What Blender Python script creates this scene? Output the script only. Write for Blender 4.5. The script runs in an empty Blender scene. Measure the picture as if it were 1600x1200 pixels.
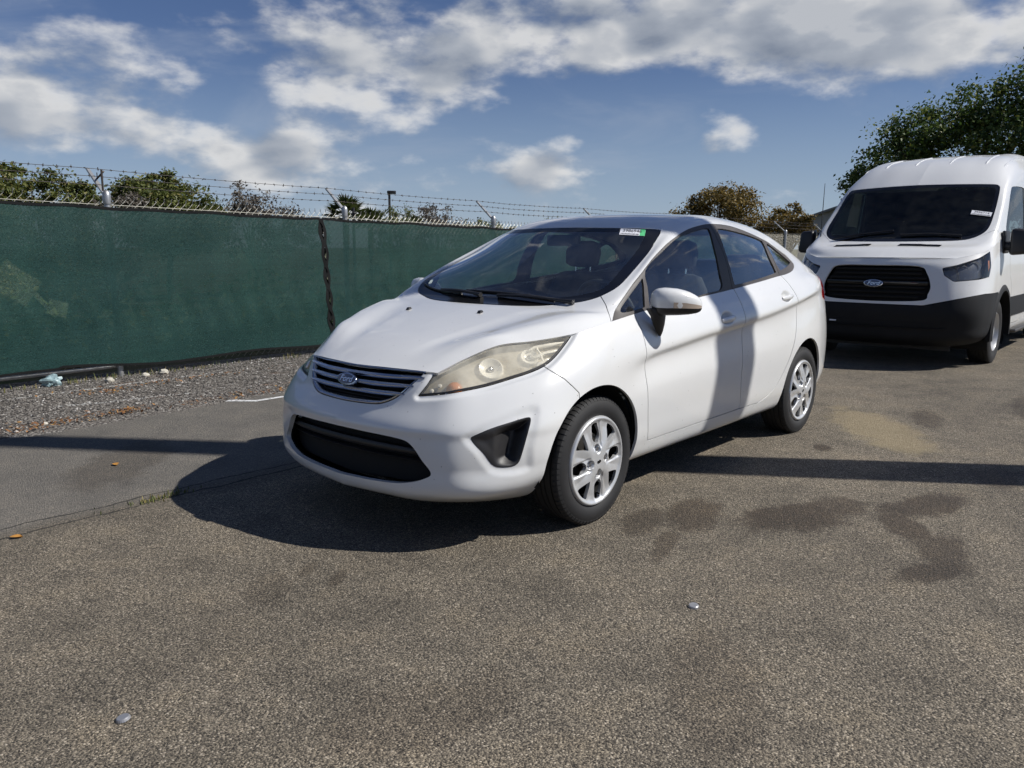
import bpy, bmesh, math, random
import numpy as np
from mathutils import Vector, Matrix

# ------------------------------------------------------------------ camera
# world frame: x = the way the sedan points, y = the sedan's left, z up, origin on the ground under its front axle
scn = bpy.context.scene
COL = scn.collection
CAMP = dict(f=1245.43, yaw=-2.43129669, pitch=0.169774247, roll=0.00308208, loc=(2.97765, 2.85729, 1.27377))
cam = bpy.data.cameras.new('camera')
cam.sensor_width = 36.0
cam.lens = CAMP['f'] / 1600 * 36.0
cam.clip_start = 0.05
cam.clip_end = 6000
camo = bpy.data.objects.new('camera', cam)
COL.objects.link(camo)
_d = Vector((math.cos(CAMP['pitch']) * math.cos(CAMP['yaw']), math.cos(CAMP['pitch']) * math.sin(CAMP['yaw']), -math.sin(CAMP['pitch'])))
_r = _d.cross(Vector((0, 0, 1))).normalized()
_u = _r.cross(_d)
_c, _s = math.cos(CAMP['roll']), math.sin(CAMP['roll'])
_r, _u = _c * _r + _s * _u, -_s * _r + _c * _u
camo.matrix_world = Matrix((( _r.x, _u.x, -_d.x, CAMP['loc'][0]), (_r.y, _u.y, -_d.y, CAMP['loc'][1]), (_r.z, _u.z, -_d.z, CAMP['loc'][2]), (0, 0, 0, 1)))
scn.camera = camo

# ------------------------------------------------------------------ sun and sky
SUN_EL = math.radians(43)
SUN_H = Vector((-0.558, 0.830))                 # horizontal direction towards the sun
sun = bpy.data.lights.new('sun', 'SUN')
sun.energy = 5.0
sun.angle = math.radians(0.55)
sun.color = (1.0, 0.965, 0.91)
suno = bpy.data.objects.new('sun', sun)
COL.objects.link(suno)
_sd = Vector((SUN_H.x * math.cos(SUN_EL), SUN_H.y * math.cos(SUN_EL), math.sin(SUN_EL)))
suno.rotation_euler = _sd.to_track_quat('Z', 'Y').to_euler()
scn.view_settings.view_transform = 'Standard'
scn.view_settings.look = 'None'
scn.view_settings.exposure = 0.10
scn.view_settings.gamma = 1.0
scn.view_settings.use_curve_mapping = False
scn.cycles.use_adaptive_sampling = True
scn.cycles.adaptive_threshold = 0.03
scn.cycles.max_bounces = 6
scn.cycles.diffuse_bounces = 3
scn.cycles.glossy_bounces = 3
scn.cycles.transmission_bounces = 3
scn.cycles.transparent_max_bounces = 10
scn.cycles.caustics_reflective = False
scn.cycles.caustics_refractive = False

world = bpy.data.worlds.new('World')
scn.world = world
world.use_nodes = True


# ------------------------------------------------------------------ geometry helpers
def crspline(P, t, tq):
    """non-uniform Catmull-Rom through P (n, ...) at knots t, evaluated at tq"""
    P = np.asarray(P, float); n = len(P)
    m = np.zeros_like(P)
    for i in range(n):
        if i == 0: m[i] = (P[1] - P[0]) / (t[1] - t[0])
        elif i == n - 1: m[i] = (P[-1] - P[-2]) / (t[-1] - t[-2])
        else:
            a = (P[i] - P[i - 1]) / (t[i] - t[i - 1]); b = (P[i + 1] - P[i]) / (t[i + 1] - t[i])
            h0, h1 = t[i] - t[i - 1], t[i + 1] - t[i]
            m[i] = (a * h1 + b * h0) / (h0 + h1)
    k = np.clip(np.searchsorted(t, tq, side='right') - 1, 0, n - 2)
    h = t[k + 1] - t[k]; s = (tq - t[k]) / h
    sh = (len(tq),) + (1,) * (P.ndim - 1)
    s = s.reshape(sh); h = h.reshape(sh)
    return ((2 * s**3 - 3 * s**2 + 1) * P[k] + (s**3 - 2 * s**2 + s) * h * m[k] + (-2 * s**3 + 3 * s**2) * P[k + 1] + (s**3 - s**2) * h * m[k + 1])

def loft(C, nu, nv):
    """C[(station, row, 3)] -> dense grid (nu, nv, 3) plus station and row parameters"""
    C = np.asarray(C, float)
    du = np.linalg.norm(np.diff(C, axis=0), axis=2).mean(1) + 1e-4
    dv = np.linalg.norm(np.diff(C, axis=1), axis=2).mean(0) + 1e-4
    tu = np.r_[0, np.cumsum(du)]; tv = np.r_[0, np.cumsum(dv)]
    qu = np.linspace(0, tu[-1], nu); qv = np.linspace(0, tv[-1], nv)
    G = crspline(C, tu, qu)
    G = crspline(G.transpose(1, 0, 2), tv, qv).transpose(1, 0, 2)
    return G, np.interp(qu, tu, np.arange(len(tu))), np.interp(qv, tv, np.arange(len(tv)))

class Surf:
    def __init__(s, V, N, T, U): s.V, s.N, s.T, s.U = V, N, T, U
    @staticmethod
    def grid(G, su, sv, flip=False):
        nu, nv = G.shape[:2]
        a = np.gradient(G, axis=0); b = np.gradient(G, axis=1)
        N = np.cross(a, b); N /= np.linalg.norm(N, axis=2, keepdims=True) + 1e-12
        if flip: N = -N
        i = np.arange(nu * nv).reshape(nu, nv)
        q = [i[:-1, :-1].ravel(), i[1:, :-1].ravel(), i[1:, 1:].ravel(), i[:-1, 1:].ravel()]
        if flip: q = q[::-1]
        T = np.r_[np.stack([q[0], q[1], q[2]], 1), np.stack([q[0], q[2], q[3]], 1)]
        U = np.stack(np.broadcast_arrays(su[:, None], sv[None, :]), 2)
        return Surf(G.reshape(-1, 3), N.reshape(-1, 3), T, U.reshape(-1, 2).astype(float))
    def cut(s, phi):
        """keep the side where phi > 0"""
        phi = np.where(np.abs(phi) < 1e-7, 1e-7, phi)
        ins = phi > 0
        k = ins[s.T]; c = k.sum(1)
        keep = s.T[c == 3]
        A = np.c_[s.V, s.N, s.U]; extra = []; cache = {}; base = len(A); new = []
        def mid(i, j):
            key = (i, j) if i < j else (j, i)
            if key not in cache:
                t = phi[i] / (phi[i] - phi[j]); cache[key] = base + len(extra)
                extra.append(A[i] + t * (A[j] - A[i]))
            return cache[key]
        for tri, kk, cc in zip(s.T[(c == 1) | (c == 2)], k[(c == 1) | (c == 2)], c[(c == 1) | (c == 2)]):
            tri = [int(x) for x in tri]
            if cc == 1:
                r = int(np.argmax(kk)); a, b, d = tri[r], tri[(r + 1) % 3], tri[(r + 2) % 3]
                new.append((a, mid(a, b), mid(a, d)))
            else:
                r = int(np.argmin(kk)); a, b, d = tri[r], tri[(r + 1) % 3], tri[(r + 2) % 3]
                m1, m2 = mid(a, b), mid(a, d)
                new.append((m1, b, d)); new.append((m1, d, m2))
        if extra: A = np.r_[A, np.array(extra)]
        T = np.r_[keep, np.array(new, int).reshape(-1, 3)]
        return Surf(A[:, :3], A[:, 3:6], T, A[:, 6:8]).compact()
    def compact(s):
        used = np.zeros(len(s.V), bool); used[s.T.ravel()] = True
        idx = np.cumsum(used) - 1
        return Surf(s.V[used], s.N[used], idx[s.T], s.U[used])
    def mirror(s):
        f = np.array([1, -1, 1.0])
        return Surf(s.V * f, s.N * f, s.T[:, ::-1], s.U)
    def join(s, o):
        return Surf(np.r_[s.V, o.V], np.r_[s.N, o.N], np.r_[s.T, o.T + len(s.V)], np.r_[s.U, o.U])
    def both(s): return s.join(s.mirror())
    def off(s, d): return Surf(s.V + s.N * d, s.N, s.T, s.U)
    def edges(s):
        e = np.r_[s.T[:, [0, 1]], s.T[:, [1, 2]], s.T[:, [2, 0]]]
        key = np.sort(e, 1).astype(np.int64); code = key[:, 0] * (len(s.V) + 1) + key[:, 1]
        _, inv, cnt = np.unique(code, return_inverse=True, return_counts=True)
        return e[cnt[inv] == 1]
    def lipped(s, d, roll=0.0):
        """turn the open edges inwards by d so that the sheet shows its thickness"""
        e = s.edges()
        if len(e) == 0: return s
        e = e[np.abs(s.V[e].mean(1)[:, 1]) > 1e-3]
        dirn = s.V[e[:, 1]] - s.V[e[:, 0]]
        nn = np.cross(dirn, s.N[e[:, 0]]); nn /= np.linalg.norm(nn, axis=1, keepdims=True) + 1e-9
        a = s.V[e[:, 0]]; b = s.V[e[:, 1]]
        a2 = a - s.N[e[:, 0]] * d + nn * roll; b2 = b - s.N[e[:, 1]] * d + nn * roll
        n = len(e); k = len(s.V)
        V = np.r_[a, b, a2, b2]; N = np.r_[nn, nn, nn, nn]
        i = np.arange(n)
        T = np.r_[np.stack([k + i + n, k + i, k + i + 2 * n], 1), np.stack([k + i + n, k + i + 2 * n, k + i + 3 * n], 1)]
        return Surf(np.r_[s.V, V], np.r_[s.N, N], np.r_[s.T, T], np.r_[s.U, np.zeros((4 * n, 2))])
    def build(s, name, mat, parent=None, loc=None):
        me = bpy.data.meshes.new(name)
        me.vertices.add(len(s.V)); me.vertices.foreach_set('co', np.ascontiguousarray(s.V, np.float32).ravel())
        nt = len(s.T)
        me.loops.add(nt * 3); me.loops.foreach_set('vertex_index', np.ascontiguousarray(s.T, np.int32).ravel())
        me.polygons.add(nt); me.polygons.foreach_set('loop_start', np.arange(0, nt * 3, 3, dtype=np.int32))
        me.polygons.foreach_set('use_smooth', np.ones(nt, bool))
        me.update(calc_edges=True)
        me.validate()
        if len(me.vertices) == len(s.V):
            me.normals_split_custom_set_from_vertices(np.ascontiguousarray(s.N, np.float32).tolist())
        return link(name, me, mat, parent)

def link(name, me, mat, parent=None):
    if mat is not None:
        for m in (mat if isinstance(mat, (list, tuple)) else [mat]): me.materials.append(m)
    o = bpy.data.objects.new(name, me)
    COL.objects.link(o)
    if parent is not None: o.parent = parent
    return o

def poly_sdf(poly, X, Y):
    """signed distance to a closed polygon, negative inside"""
    P = np.asarray(poly, float); Q = np.roll(P, -1, 0)
    d = np.full(X.shape, 1e9); c = np.zeros(X.shape, bool)
    for (ax, ay), (bx, by) in zip(P, Q):
        ex, ey = bx - ax, by - ay; wx, wy = X - ax, Y - ay
        t = np.clip((wx * ex + wy * ey) / (ex * ex + ey * ey + 1e-15), 0, 1)
        d = np.minimum(d, (wx - t * ex)**2 + (wy - t * ey)**2)
        if by != ay:
            hit = ((ay > Y) != (by > Y)) & (X < (bx - ax) * (Y - ay) / (by - ay) + ax)
            c ^= hit
    return np.where(c, -1, 1) * np.sqrt(d)

def smooth_poly(P, n=6, closed=True):
    """Catmull-Rom rounding of a polygon; a point given with a third value is kept as a corner"""
    pts = [np.array(q[:2], float) for q in P]; cor = [len(q) > 2 for q in P]
    out = []; N = len(pts)
    for i in range(N if closed else N - 1):
        p1, p2 = pts[i], pts[(i + 1) % N]
        p0 = pts[i - 1] if (closed or i > 0) and not cor[i] else p1
        p3 = pts[(i + 2) % N] if (closed or i + 2 < N) and not cor[(i + 1) % N] else p2
        m1 = (p2 - p0) / 2 if not cor[i] and (closed or i > 0) else (p2 - p1)
        m2 = (p3 - p1) / 2 if not cor[(i + 1) % N] and (closed or i + 2 < N) else (p2 - p1)
        for k in range(n):
            s = k / n
            out.append((2*s**3-3*s**2+1)*p1 + (s**3-2*s**2+s)*m1 + (-2*s**3+3*s**2)*p2 + (s**3-s**2)*m2)
    if not closed: out.append(pts[-1])
    return np.array(out)

class MB:
    """collects plain shapes into one mesh"""
    def __init__(s): s.v = []; s.f = []; s.m = []; s.mi = 0
    def add(s, v, f):
        k = len(s.v); s.v += [tuple(map(float, p)) for p in v]
        for q in f: s.f.append(tuple(int(i) + k for i in q)); s.m.append(s.mi)
        return s
    def box(s, a, b):
        (x0, y0, z0), (x1, y1, z1) = a, b
        v = [(x0,y0,z0),(x1,y0,z0),(x1,y1,z0),(x0,y1,z0),(x0,y0,z1),(x1,y0,z1),(x1,y1,z1),(x0,y1,z1)]
        return s.add(v, [(0,3,2,1),(4,5,6,7),(0,1,5,4),(1,2,6,5),(2,3,7,6),(3,0,4,7)])
    def tube(s, pts, r, n=8, caps=True):
        pts = [Vector(p) for p in pts]; rs = r if isinstance(r, (list, tuple)) else [r] * len(pts)
        rings = []; up = Vector((0, 0, 1))
        for i, p in enumerate(pts):
            t = (pts[min(i + 1, len(pts) - 1)] - pts[max(i - 1, 0)]).normalized()
            a = t.cross(up)
            if a.length < 1e-3: a = t.cross(Vector((1, 0, 0)))
            a.normalize(); b = a.cross(t)
            rings.append([p + (a * math.cos(2*math.pi*k/n) + b * math.sin(2*math.pi*k/n)) * rs[i] for k in range(n)])
        v = [q for R in rings for q in R]; f = []
        for i in range(len(rings) - 1):
            for k in range(n):
                f.append((i*n + k, i*n + (k+1) % n, (i+1)*n + (k+1) % n, (i+1)*n + k))
        if caps: f.append(tuple(range(n))[::-1]); f.append(tuple((len(rings)-1)*n + k for k in range(n)))
        return s.add(v, f)
    def lathe(s, prof, n=32, axis='y', close=False):
        """prof: (radius, height) pairs turned about an axis"""
        v = []; f = []
        for r, h in prof:
            for k in range(n):
                a = 2 * math.pi * k / n; c, d = r * math.cos(a), r * math.sin(a)
                v.append((c, h, d) if axis == 'y' else (c, d, h) if axis == 'z' else (h, c, d))
        m = len(prof)
        for i in range(m if close else m - 1):
            for k in range(n):
                j = (i + 1) % m
                f.append((i*n + k, i*n + (k+1) % n, j*n + (k+1) % n, j*n + k))
        return s.add(v, f)
    def prism(s, poly, h0, h1, put):
        """extrude a 2D polygon; put(u, v, h) places a point"""
        n = len(poly)
        v = [put(u, w, h0) for u, w in poly] + [put(u, w, h1) for u, w in poly]
        f = [tuple(range(n))[::-1], tuple(range(n, 2 * n))] + [(i, (i+1) % n, n + (i+1) % n, n + i) for i in range(n)]
        return s.add(v, f)
    def build(s, name, mat, parent=None, smooth=None, fix=True):
        me = bpy.data.meshes.new(name); me.from_pydata(s.v, [], s.f)
        if any(s.m): me.polygons.foreach_set('material_index', np.array(s.m, np.int32))
        if fix:
            bm = bmesh.new(); bm.from_mesh(me); bmesh.ops.recalc_face_normals(bm, faces=bm.faces[:]); bm.to_mesh(me); bm.free()
        if smooth is not None:
            me.polygons.foreach_set('use_smooth', np.ones(len(me.polygons), bool))
            if smooth < 180: me.set_sharp_from_angle(angle=math.radians(smooth))
        me.update()
        return link(name, me, mat, parent)

def bevel(o, w=0.01, seg=2, ang=40):
    bm = bmesh.new(); bm.from_mesh(o.data)
    bmesh.ops.remove_doubles(bm, verts=bm.verts[:], dist=1e-5)
    es = [e for e in bm.edges if len(e.link_faces) == 2 and e.calc_face_angle(0) > math.radians(ang)]
    bmesh.ops.bevel(bm, geom=es, offset=w, segments=seg, affect='EDGES', profile=0.5, clamp_overlap=True)
    for f in bm.faces: f.smooth = True
    bm.to_mesh(o.data); bm.free()
    o.data.set_sharp_from_angle(angle=math.radians(35))
    return o

def empty(name, loc=(0, 0, 0), label=None, cat=None, group=None):
    o = bpy.data.objects.new(name, None); o.empty_display_size = 0.1
    COL.objects.link(o); o.location = loc
    if label: tag(o, label, cat, group)
    return o

def tag(o, label=None, cat=None, group=None, kind=None):
    if label: o['label'] = label
    if cat: o['category'] = cat
    if group: o['group'] = group
    if kind: o['kind'] = kind
    return o

# ------------------------------------------------------------------ materials
class NT:
    """small wrapper for building node trees"""
    def __init__(s, tree): s.t = tree; s.n = tree.nodes; s.l = tree.links
    def node(s, kind, **kw):
        n = s.n.new(kind)
        for k, v in kw.items(): setattr(n, k, v)
        return n
    def put(s, sock, v):
        if hasattr(v, 'is_linked'): s.l.new(v, sock)
        elif isinstance(v, (tuple, list)): sock.default_value = tuple(v) if len(v) != 3 or sock.type != 'RGBA' else (*v, 1)
        else: sock.default_value = v
    def math(s, op, a, b=None, c=None, clamp=False):
        n = s.node('ShaderNodeMath', operation=op); n.use_clamp = clamp
        s.put(n.inputs[0], a)
        if b is not None: s.put(n.inputs[1], b)
        if c is not None: s.put(n.inputs[2], c)
        return n.outputs[0]
    def vmath(s, op, a, b=None):
        n = s.node('ShaderNodeVectorMath', operation=op); s.put(n.inputs[0], a)
        if b is not None: s.put(n.inputs[1], b)
        return n.outputs['Value'] if op in ('DOT_PRODUCT', 'LENGTH', 'DISTANCE') else n.outputs[0]
    def noise(s, vec, scale, detail=4, rough=0.55, out='Fac', dims='3D', dist=0.0):
        n = s.node('ShaderNodeTexNoise', noise_dimensions=dims)
        if vec is not None: s.l.new(vec, n.inputs['Vector'])
        n.inputs['Scale'].default_value = scale; n.inputs['Detail'].default_value = detail; n.inputs['Roughness'].default_value = rough
        n.inputs['Distortion'].default_value = dist
        return n.outputs[out]
    def voro(s, vec, scale, feature='F1', out='Distance', rnd=1.0):
        n = s.node('ShaderNodeTexVoronoi', feature=feature)
        if vec is not None: s.l.new(vec, n.inputs['Vector'])
        n.inputs['Scale'].default_value = scale; n.inputs['Randomness'].default_value = rnd
        return n.outputs[out]
    def voro2(s, vec, scale):
        n = s.node('ShaderNodeTexVoronoi'); s.l.new(vec, n.inputs['Vector']); n.inputs['Scale'].default_value = scale
        return n.outputs['Distance'], n.outputs['Color']
    def ramp(s, fac, stops, interp='LINEAR'):
        n = s.node('ShaderNodeValToRGB'); n.color_ramp.interpolation = interp
        e = n.color_ramp.elements
        while len(e) < len(stops): e.new(0.5)
        for q, (p, c) in zip(e, stops): q.position = p; q.color = (*c, 1) if len(c) == 3 else c
        s.put(n.inputs[0], fac)
        return n.outputs[0]
    def mix(s, fac, a, b, mode='MIX'):
        n = s.node('ShaderNodeMix', data_type='RGBA', blend_type=mode); n.clamp_factor = True
        s.put(n.inputs[0], fac); s.put(n.inputs[6], a); s.put(n.inputs[7], b)
        return n.outputs[2]
    def step(s, v, a, b):
        n = s.node('ShaderNodeMapRange'); n.interpolation_type = 'SMOOTHSTEP'
        s.put(n.inputs[0], v); n.inputs[1].default_value = a; n.inputs[2].default_value = b
        return n.outputs[0]
    def bump(s, h, dist, strength=1.0, normal=None):
        n = s.node('ShaderNodeBump'); n.inputs['Strength'].default_value = strength; n.inputs['Distance'].default_value = dist
        s.l.new(h, n.inputs['Height'])
        if normal is not None: s.l.new(normal, n.inputs['Normal'])
        return n.outputs[0]
    def sep(s, vec):
        n = s.node('ShaderNodeSeparateXYZ'); s.l.new(vec, n.inputs[0]); return n.outputs
    def comb(s, x, y, z):
        n = s.node('ShaderNodeCombineXYZ')
        for i, v in enumerate((x, y, z)): s.put(n.inputs[i], v)
        return n.outputs[0]
    def pos(s): return s.node('ShaderNodeNewGeometry').outputs['Position']
    def obj(s): return s.node('ShaderNodeTexCoord').outputs['Object']

def material(name, color=(.5, .5, .5), rough=.5, metal=0.0, fn=None, **kw):
    m = bpy.data.materials.new(name); m.use_nodes = True
    t = NT(m.node_tree); b = m.node_tree.nodes['Principled BSDF']
    b.inputs['Base Color'].default_value = (*color, 1); b.inputs['Roughness'].default_value = rough; b.inputs['Metallic'].default_value = metal
    for k, v in kw.items(): b.inputs[k].default_value = v
    if fn: fn(t, b)
    return m

def _paint(grime_z, spots):
    def fn(t, b):
        p = t.obj(); z = t.sep(p)[2]
        n = t.noise(p, 3.0, 5, .6)
        low = t.math('MULTIPLY', t.step(t.math('ADD', z, t.math('MULTIPLY', n, .16)), grime_z + .12, grime_z - .02), .55)
        sp, cell = t.voro2(p, 70.0)
        pick = t.math('LESS_THAN', t.sep(cell)[0], spots)
        dot = t.math('MULTIPLY', t.math('LESS_THAN', sp, .17), pick)
        c = t.mix(low, (.72, .725, .72), (.40, .35, .28))
        c = t.mix(t.math('MULTIPLY', dot, .6), c, (.06, .05, .04))
        film = t.math('MULTIPLY', t.step(t.noise(p, 1.3, 6, .65), .42, .75), .10)
        c = t.mix(film, c, (.55, .53, .48))
        t.l.new(c, b.inputs['Base Color'])
        t.l.new(t.math('ADD', .32, t.math('MULTIPLY', low, .4)), b.inputs['Roughness'])
        t.l.new(t.math('ADD', .015, t.math('MULTIPLY', t.noise(p, 9.0, 4, .6), .05)), b.inputs['Coat Roughness'])
        t.l.new(t.bump(t.noise(p, 260.0, 2, .5), .0004, .15), b.inputs['Normal'])
    return fn
M = {}
M['paint'] = material('white_car_paint', (.8, .8, .8), .35, fn=_paint(.22, .025), **{'Coat Weight': 1.0, 'Coat Roughness': .06})
M['van_paint'] = material('white_van_paint', (.8, .8, .8), .38, fn=_paint(.42, .02), **{'Coat Weight': .6, 'Coat Roughness': .1})

def _dusty(col, dust_toplight, amt, scale=6.0):
    def fn(t, b):
        p = t.obj(); n = t.noise(p, scale, 6, .62)
        c = t.mix(t.math('MULTIPLY', t.step(n, .4, .75), amt), col, dust_toplight)
        t.l.new(c, b.inputs['Base Color'])
        t.l.new(t.math('ADD', b.inputs['Roughness'].default_value - .08, t.math('MULTIPLY', n, .2)), b.inputs['Roughness'])
        t.l.new(t.bump(t.noise(p, 420.0, 2, .5), .0006, .35), b.inputs['Normal'])
    return fn
M['black_plastic'] = material('black_plastic', (.018, .018, .020), .45, fn=_dusty((.014, .014, .016), (.05, .046, .042), .35))
M['trim_brown'] = material('faded_black_window_trim', (.05, .042, .038), .5, fn=_dusty((.042, .036, .034), (.085, .070, .058), .6, 4))
M['gloss_black'] = material('black_painted_glass_border', (.006, .006, .007), .08)
M['dark'] = material('dark_cavity', (.008, .008, .008), .9)
M['rubber'] = material('tyre_rubber', (.015, .015, .016), .7, fn=_dusty((.011, .011, .012), (.036, .034, .031), .22, 9))
M['van_plastic'] = material('grey_black_bumper_plastic', (.02, .02, .02), .68, fn=_dusty((.010, .011, .013), (.026, .026, .025), .4, 3), **{'Specular IOR Level': .28})
M['chrome'] = material('dull_chrome', (.55, .58, .64), .18, 1.0)
M['chrome_bright'] = material('lamp_reflector_chrome', (.85, .84, .80), .16, 1.0)
M['steel'] = material('steel_disc', (.16, .15, .14), .45, .9)
M['silver'] = material('silver_wheel_paint', (.60, .61, .62), .30, .45, fn=_dusty((.60, .61, .62), (.34, .31, .27), .35, 7), **{'Coat Weight': .3})
M['badge_blue'] = material('badge_blue_enamel', (.010, .022, .085), .15, **{'Coat Weight': 1.0})
M['amber'] = material('amber_plastic', (.62, .22, .07), .25)
M['clear_orange'] = material('pale_smoky_signal_lens', (.40, .33, .27), .12, **{'Coat Weight': 1.0})
M['red_lens'] = material('red_lamp_lens', (.55, .012, .012), .12, **{'Coat Weight': 1.0})
M['cabin'] = material('charcoal_cabin_plastic', (.026, .027, .030), .6)
M['seat'] = material('charcoal_seat_cloth', (.040, .041, .044), .9, fn=_dusty((.036, .037, .041), (.075, .075, .08), .4, 30))
M['cabin_light'] = material('grey_pillar_lining', (.30, .30, .28), .8)
M['white_card'] = material('white_sticker_paper', (.75, .76, .80), .6)
M['print'] = material('black_print', (.02, .02, .03), .7)
M['green_print'] = material('green_print', (.10, .55, .22), .6)

def glass(name, tint, gloss=1.0, refl=1.25, blotch=(.15, .8), film=0.0, filmcol=(.5, .5, .45), ends=None):
    m = bpy.data.materials.new(name); m.use_nodes = True
    t = NT(m.node_tree); n = m.node_tree.nodes; n.remove(n['Principled BSDF'])
    out = n['Material Output']
    tr = t.node('ShaderNodeBsdfTransparent'); tr.inputs[0].default_value = (*tint, 1)
    gl = t.node('ShaderNodeBsdfGlossy'); gl.inputs['Roughness'].default_value = .015
    gl.inputs['Color'].default_value = (gloss, gloss, gloss, 1)
    ge = t.node('ShaderNodeNewGeometry')      # same reflectance from either face of the thin pane
    co = t.math('ABSOLUTE', t.vmath('DOT_PRODUCT', ge.outputs['Normal'], ge.outputs['Incoming']))
    fr = t.math('MULTIPLY_ADD', t.math('POWER', t.math('SUBTRACT', 1.0, co), 5.0), .957, .043)
    fac = t.math('MULTIPLY', fr, refl, clamp=True)
    mx = t.node('ShaderNodeMixShader'); t.l.new(fac, mx.inputs[0]); t.l.new(tr.outputs[0], mx.inputs[1]); t.l.new(gl.outputs[0], mx.inputs[2])
    s = mx.outputs[0]
    if film:
        df = t.node('ShaderNodeBsdfDiffuse')
        p = t.obj(); nz = t.noise(p, 8.0, 4, .55)
        t.l.new(t.mix(nz, tuple(c * .7 for c in filmcol), filmcol), df.inputs[0])
        fv = t.math('MULTIPLY', t.step(nz, *blotch), film)
        if ends:      # the haze is worst in the middle of the lens
            px = t.sep(p)[0]; fv = t.math('MULTIPLY', fv, t.math('MULTIPLY_ADD', t.math('MULTIPLY', t.step(px, ends[0], ends[1]), t.step(px, ends[3], ends[2])), .50, .50))
        m2 = t.node('ShaderNodeMixShader'); t.l.new(fv, m2.inputs[0])
        t.l.new(s, m2.inputs[1]); t.l.new(df.outputs[0], m2.inputs[2]); s = m2.outputs[0]
    t.l.new(s, out.inputs[0])
    return m
M['glass'] = glass('tinted_window_glass', (.84, .90, .86), refl=2.3, film=.03, filmcol=(.45, .45, .42))
M['van_glass'] = glass('dark_van_glass', (.24, .31, .29), refl=.75, film=.02)
M['haze_lens'] = glass('yellowed_headlamp_lens', (.98, .96, .90), refl=1.8, film=.50, blotch=(-.15, .85), filmcol=(1.0, .95, .80), ends=(.24, .31, .60, .655))
M['lamp_inner'] = material('pale_lamp_housing', (.70, .64, .52), .18, .35)
M['lamp_fin'] = material('bright_lamp_trim', (.90, .88, .82), .2)
M['van_lamp'] = material('grey_lamp_housing', (.13, .135, .145), .22, .4)
M['lens'] = glass('clear_lamp_lens', (.90, .92, .94), refl=1.6, film=.05)

# ------------------------------------------------------------------ sky: physical sky with broken cumulus
t = NT(world.node_tree); bgn = world.node_tree.nodes['Background']
sky = t.node('ShaderNodeTexSky', sky_type='NISHITA'); sky.sun_disc = False
sky.sun_elevation = SUN_EL; sky.sun_rotation = math.atan2(SUN_H.x, SUN_H.y)
sky.air_density = 1.0; sky.dust_density = 0.0; sky.ozone_density = 3.0
SKY_K = 0.047
gen = t.node('ShaderNodeTexCoord').outputs['Generated']
dirv = t.vmath('NORMALIZE', gen)
dx, dy, dz = t.sep(dirv)
az = t.math('MULTIPLY', t.math('ARCTAN2', dy, dx), 180 / math.pi); el = t.math('MULTIPLY', t.math('ARCSINE', dz), 180 / math.pi)
# cloud places seen in the picture (azimuth, elevation, half sizes in degrees, weight); elsewhere noise decides, thinned overhead to cut fill light
BL = [(-143.56, 14.27, 8.05, 2.26, 0.30), (-153.28, 13.36, 8.96, 2.59, 0.30), (-165.48, 12.42, 7.78, 2.44, 0.34), (-160.63, 14.66, 9.05, 1.75, 0.25), (-130.56, 11.59, 6.06, 2.33, 0.30), (-134.43, 10.90, 3.06, 1.78, 0.25), (-125.56, 12.54, 6.31, 2.26, 0.16), (-109.79, 10.18, 3.07, 1.40, 0.22), (-110.21, 7.35, 5.31, 1.82, 0.30), (-116.58, 6.81, 5.07, 1.55, 0.18), (-122.84, 6.41, 3.53, 1.21, 0.30), (-123.99, 4.68, 3.80, 0.83, 0.22), (-141.49, 5.46, 3.55, 1.78, 0.34), (-154.60, 7.44, 1.96, 1.29, 0.34), (-152.35, 6.60, 0.9, 0.68, 0.28), (-160.23, 3.71, 1.93, 0.57, 0.22), (-148.47, 7.59, 9.96, 2.45, -0.28), (-163.44, 6.68, 5.29, 1.91, -0.22), (-122.15, 8.86, 2.45, 0.98, -0.15)]
acc = None
for a0, e0, wa, we, amp in BL:
    u = t.math('DIVIDE', t.math('SUBTRACT', az, a0), wa * 1.15); v = t.math('DIVIDE', t.math('SUBTRACT', el, e0), we * 1.15)
    g = t.math('EXPONENT', t.math('MULTIPLY', t.math('ADD', t.math('MULTIPLY', u, u), t.math('MULTIPLY', v, v)), -1.0))
    acc = t.math('MULTIPLY_ADD', g, amp, acc if acc is not None else 0.0)
def cloud_field(vec, det):
    sv = t.vmath('MULTIPLY', vec, (1.0, 1.0, 2.1))
    return t.noise(sv, 9.0, det, .54)
f0 = cloud_field(dirv, 6)
lit_dir = t.vmath('ADD', dirv, (_sd.x * .030, _sd.y * .030, _sd.z * .030))
f1 = cloud_field(lit_dir, 2)
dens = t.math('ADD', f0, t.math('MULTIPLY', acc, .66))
dens = t.math('SUBTRACT', dens, t.math('MULTIPLY', t.step(el, 14.0, 50.0), .07))  # clouds thinned with elevation, out of view, added to weaken the fill light
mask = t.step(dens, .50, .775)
mask = t.math('MULTIPLY', mask, t.step(el, -1.0, 3.0))
thick = t.step(dens, .60, .90)
light = t.math('MULTIPLY_ADD', t.math('SUBTRACT', f0, f1), 3.0, .66, clamp=True)
light = t.math('MULTIPLY', light, t.math('SUBTRACT', 1.0, t.math('MULTIPLY', thick, .42)))
ccol = t.ramp(light, [(0.0, (.20, .235, .30)), (.45, (.37, .40, .45)), (.8, (.66, .66, .66)), (1.0, (.80, .79, .77))])
veil = t.math('MULTIPLY', t.step(t.noise(t.vmath('MULTIPLY', dirv, (1.0, 1.0, 3.5)), 4.0, 5, .6, dist=.6), .45, .75), .30)
skyc = t.vmath('MULTIPLY', sky.outputs[0], (SKY_K * .93, SKY_K * .98, SKY_K * 1.25))
skyc = t.mix(t.math('MULTIPLY', t.step(el, 14.0, -2.0), .72), skyc, (.34, .44, .57))
skyc = t.mix(veil, skyc, (.36, .41, .50))
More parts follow.
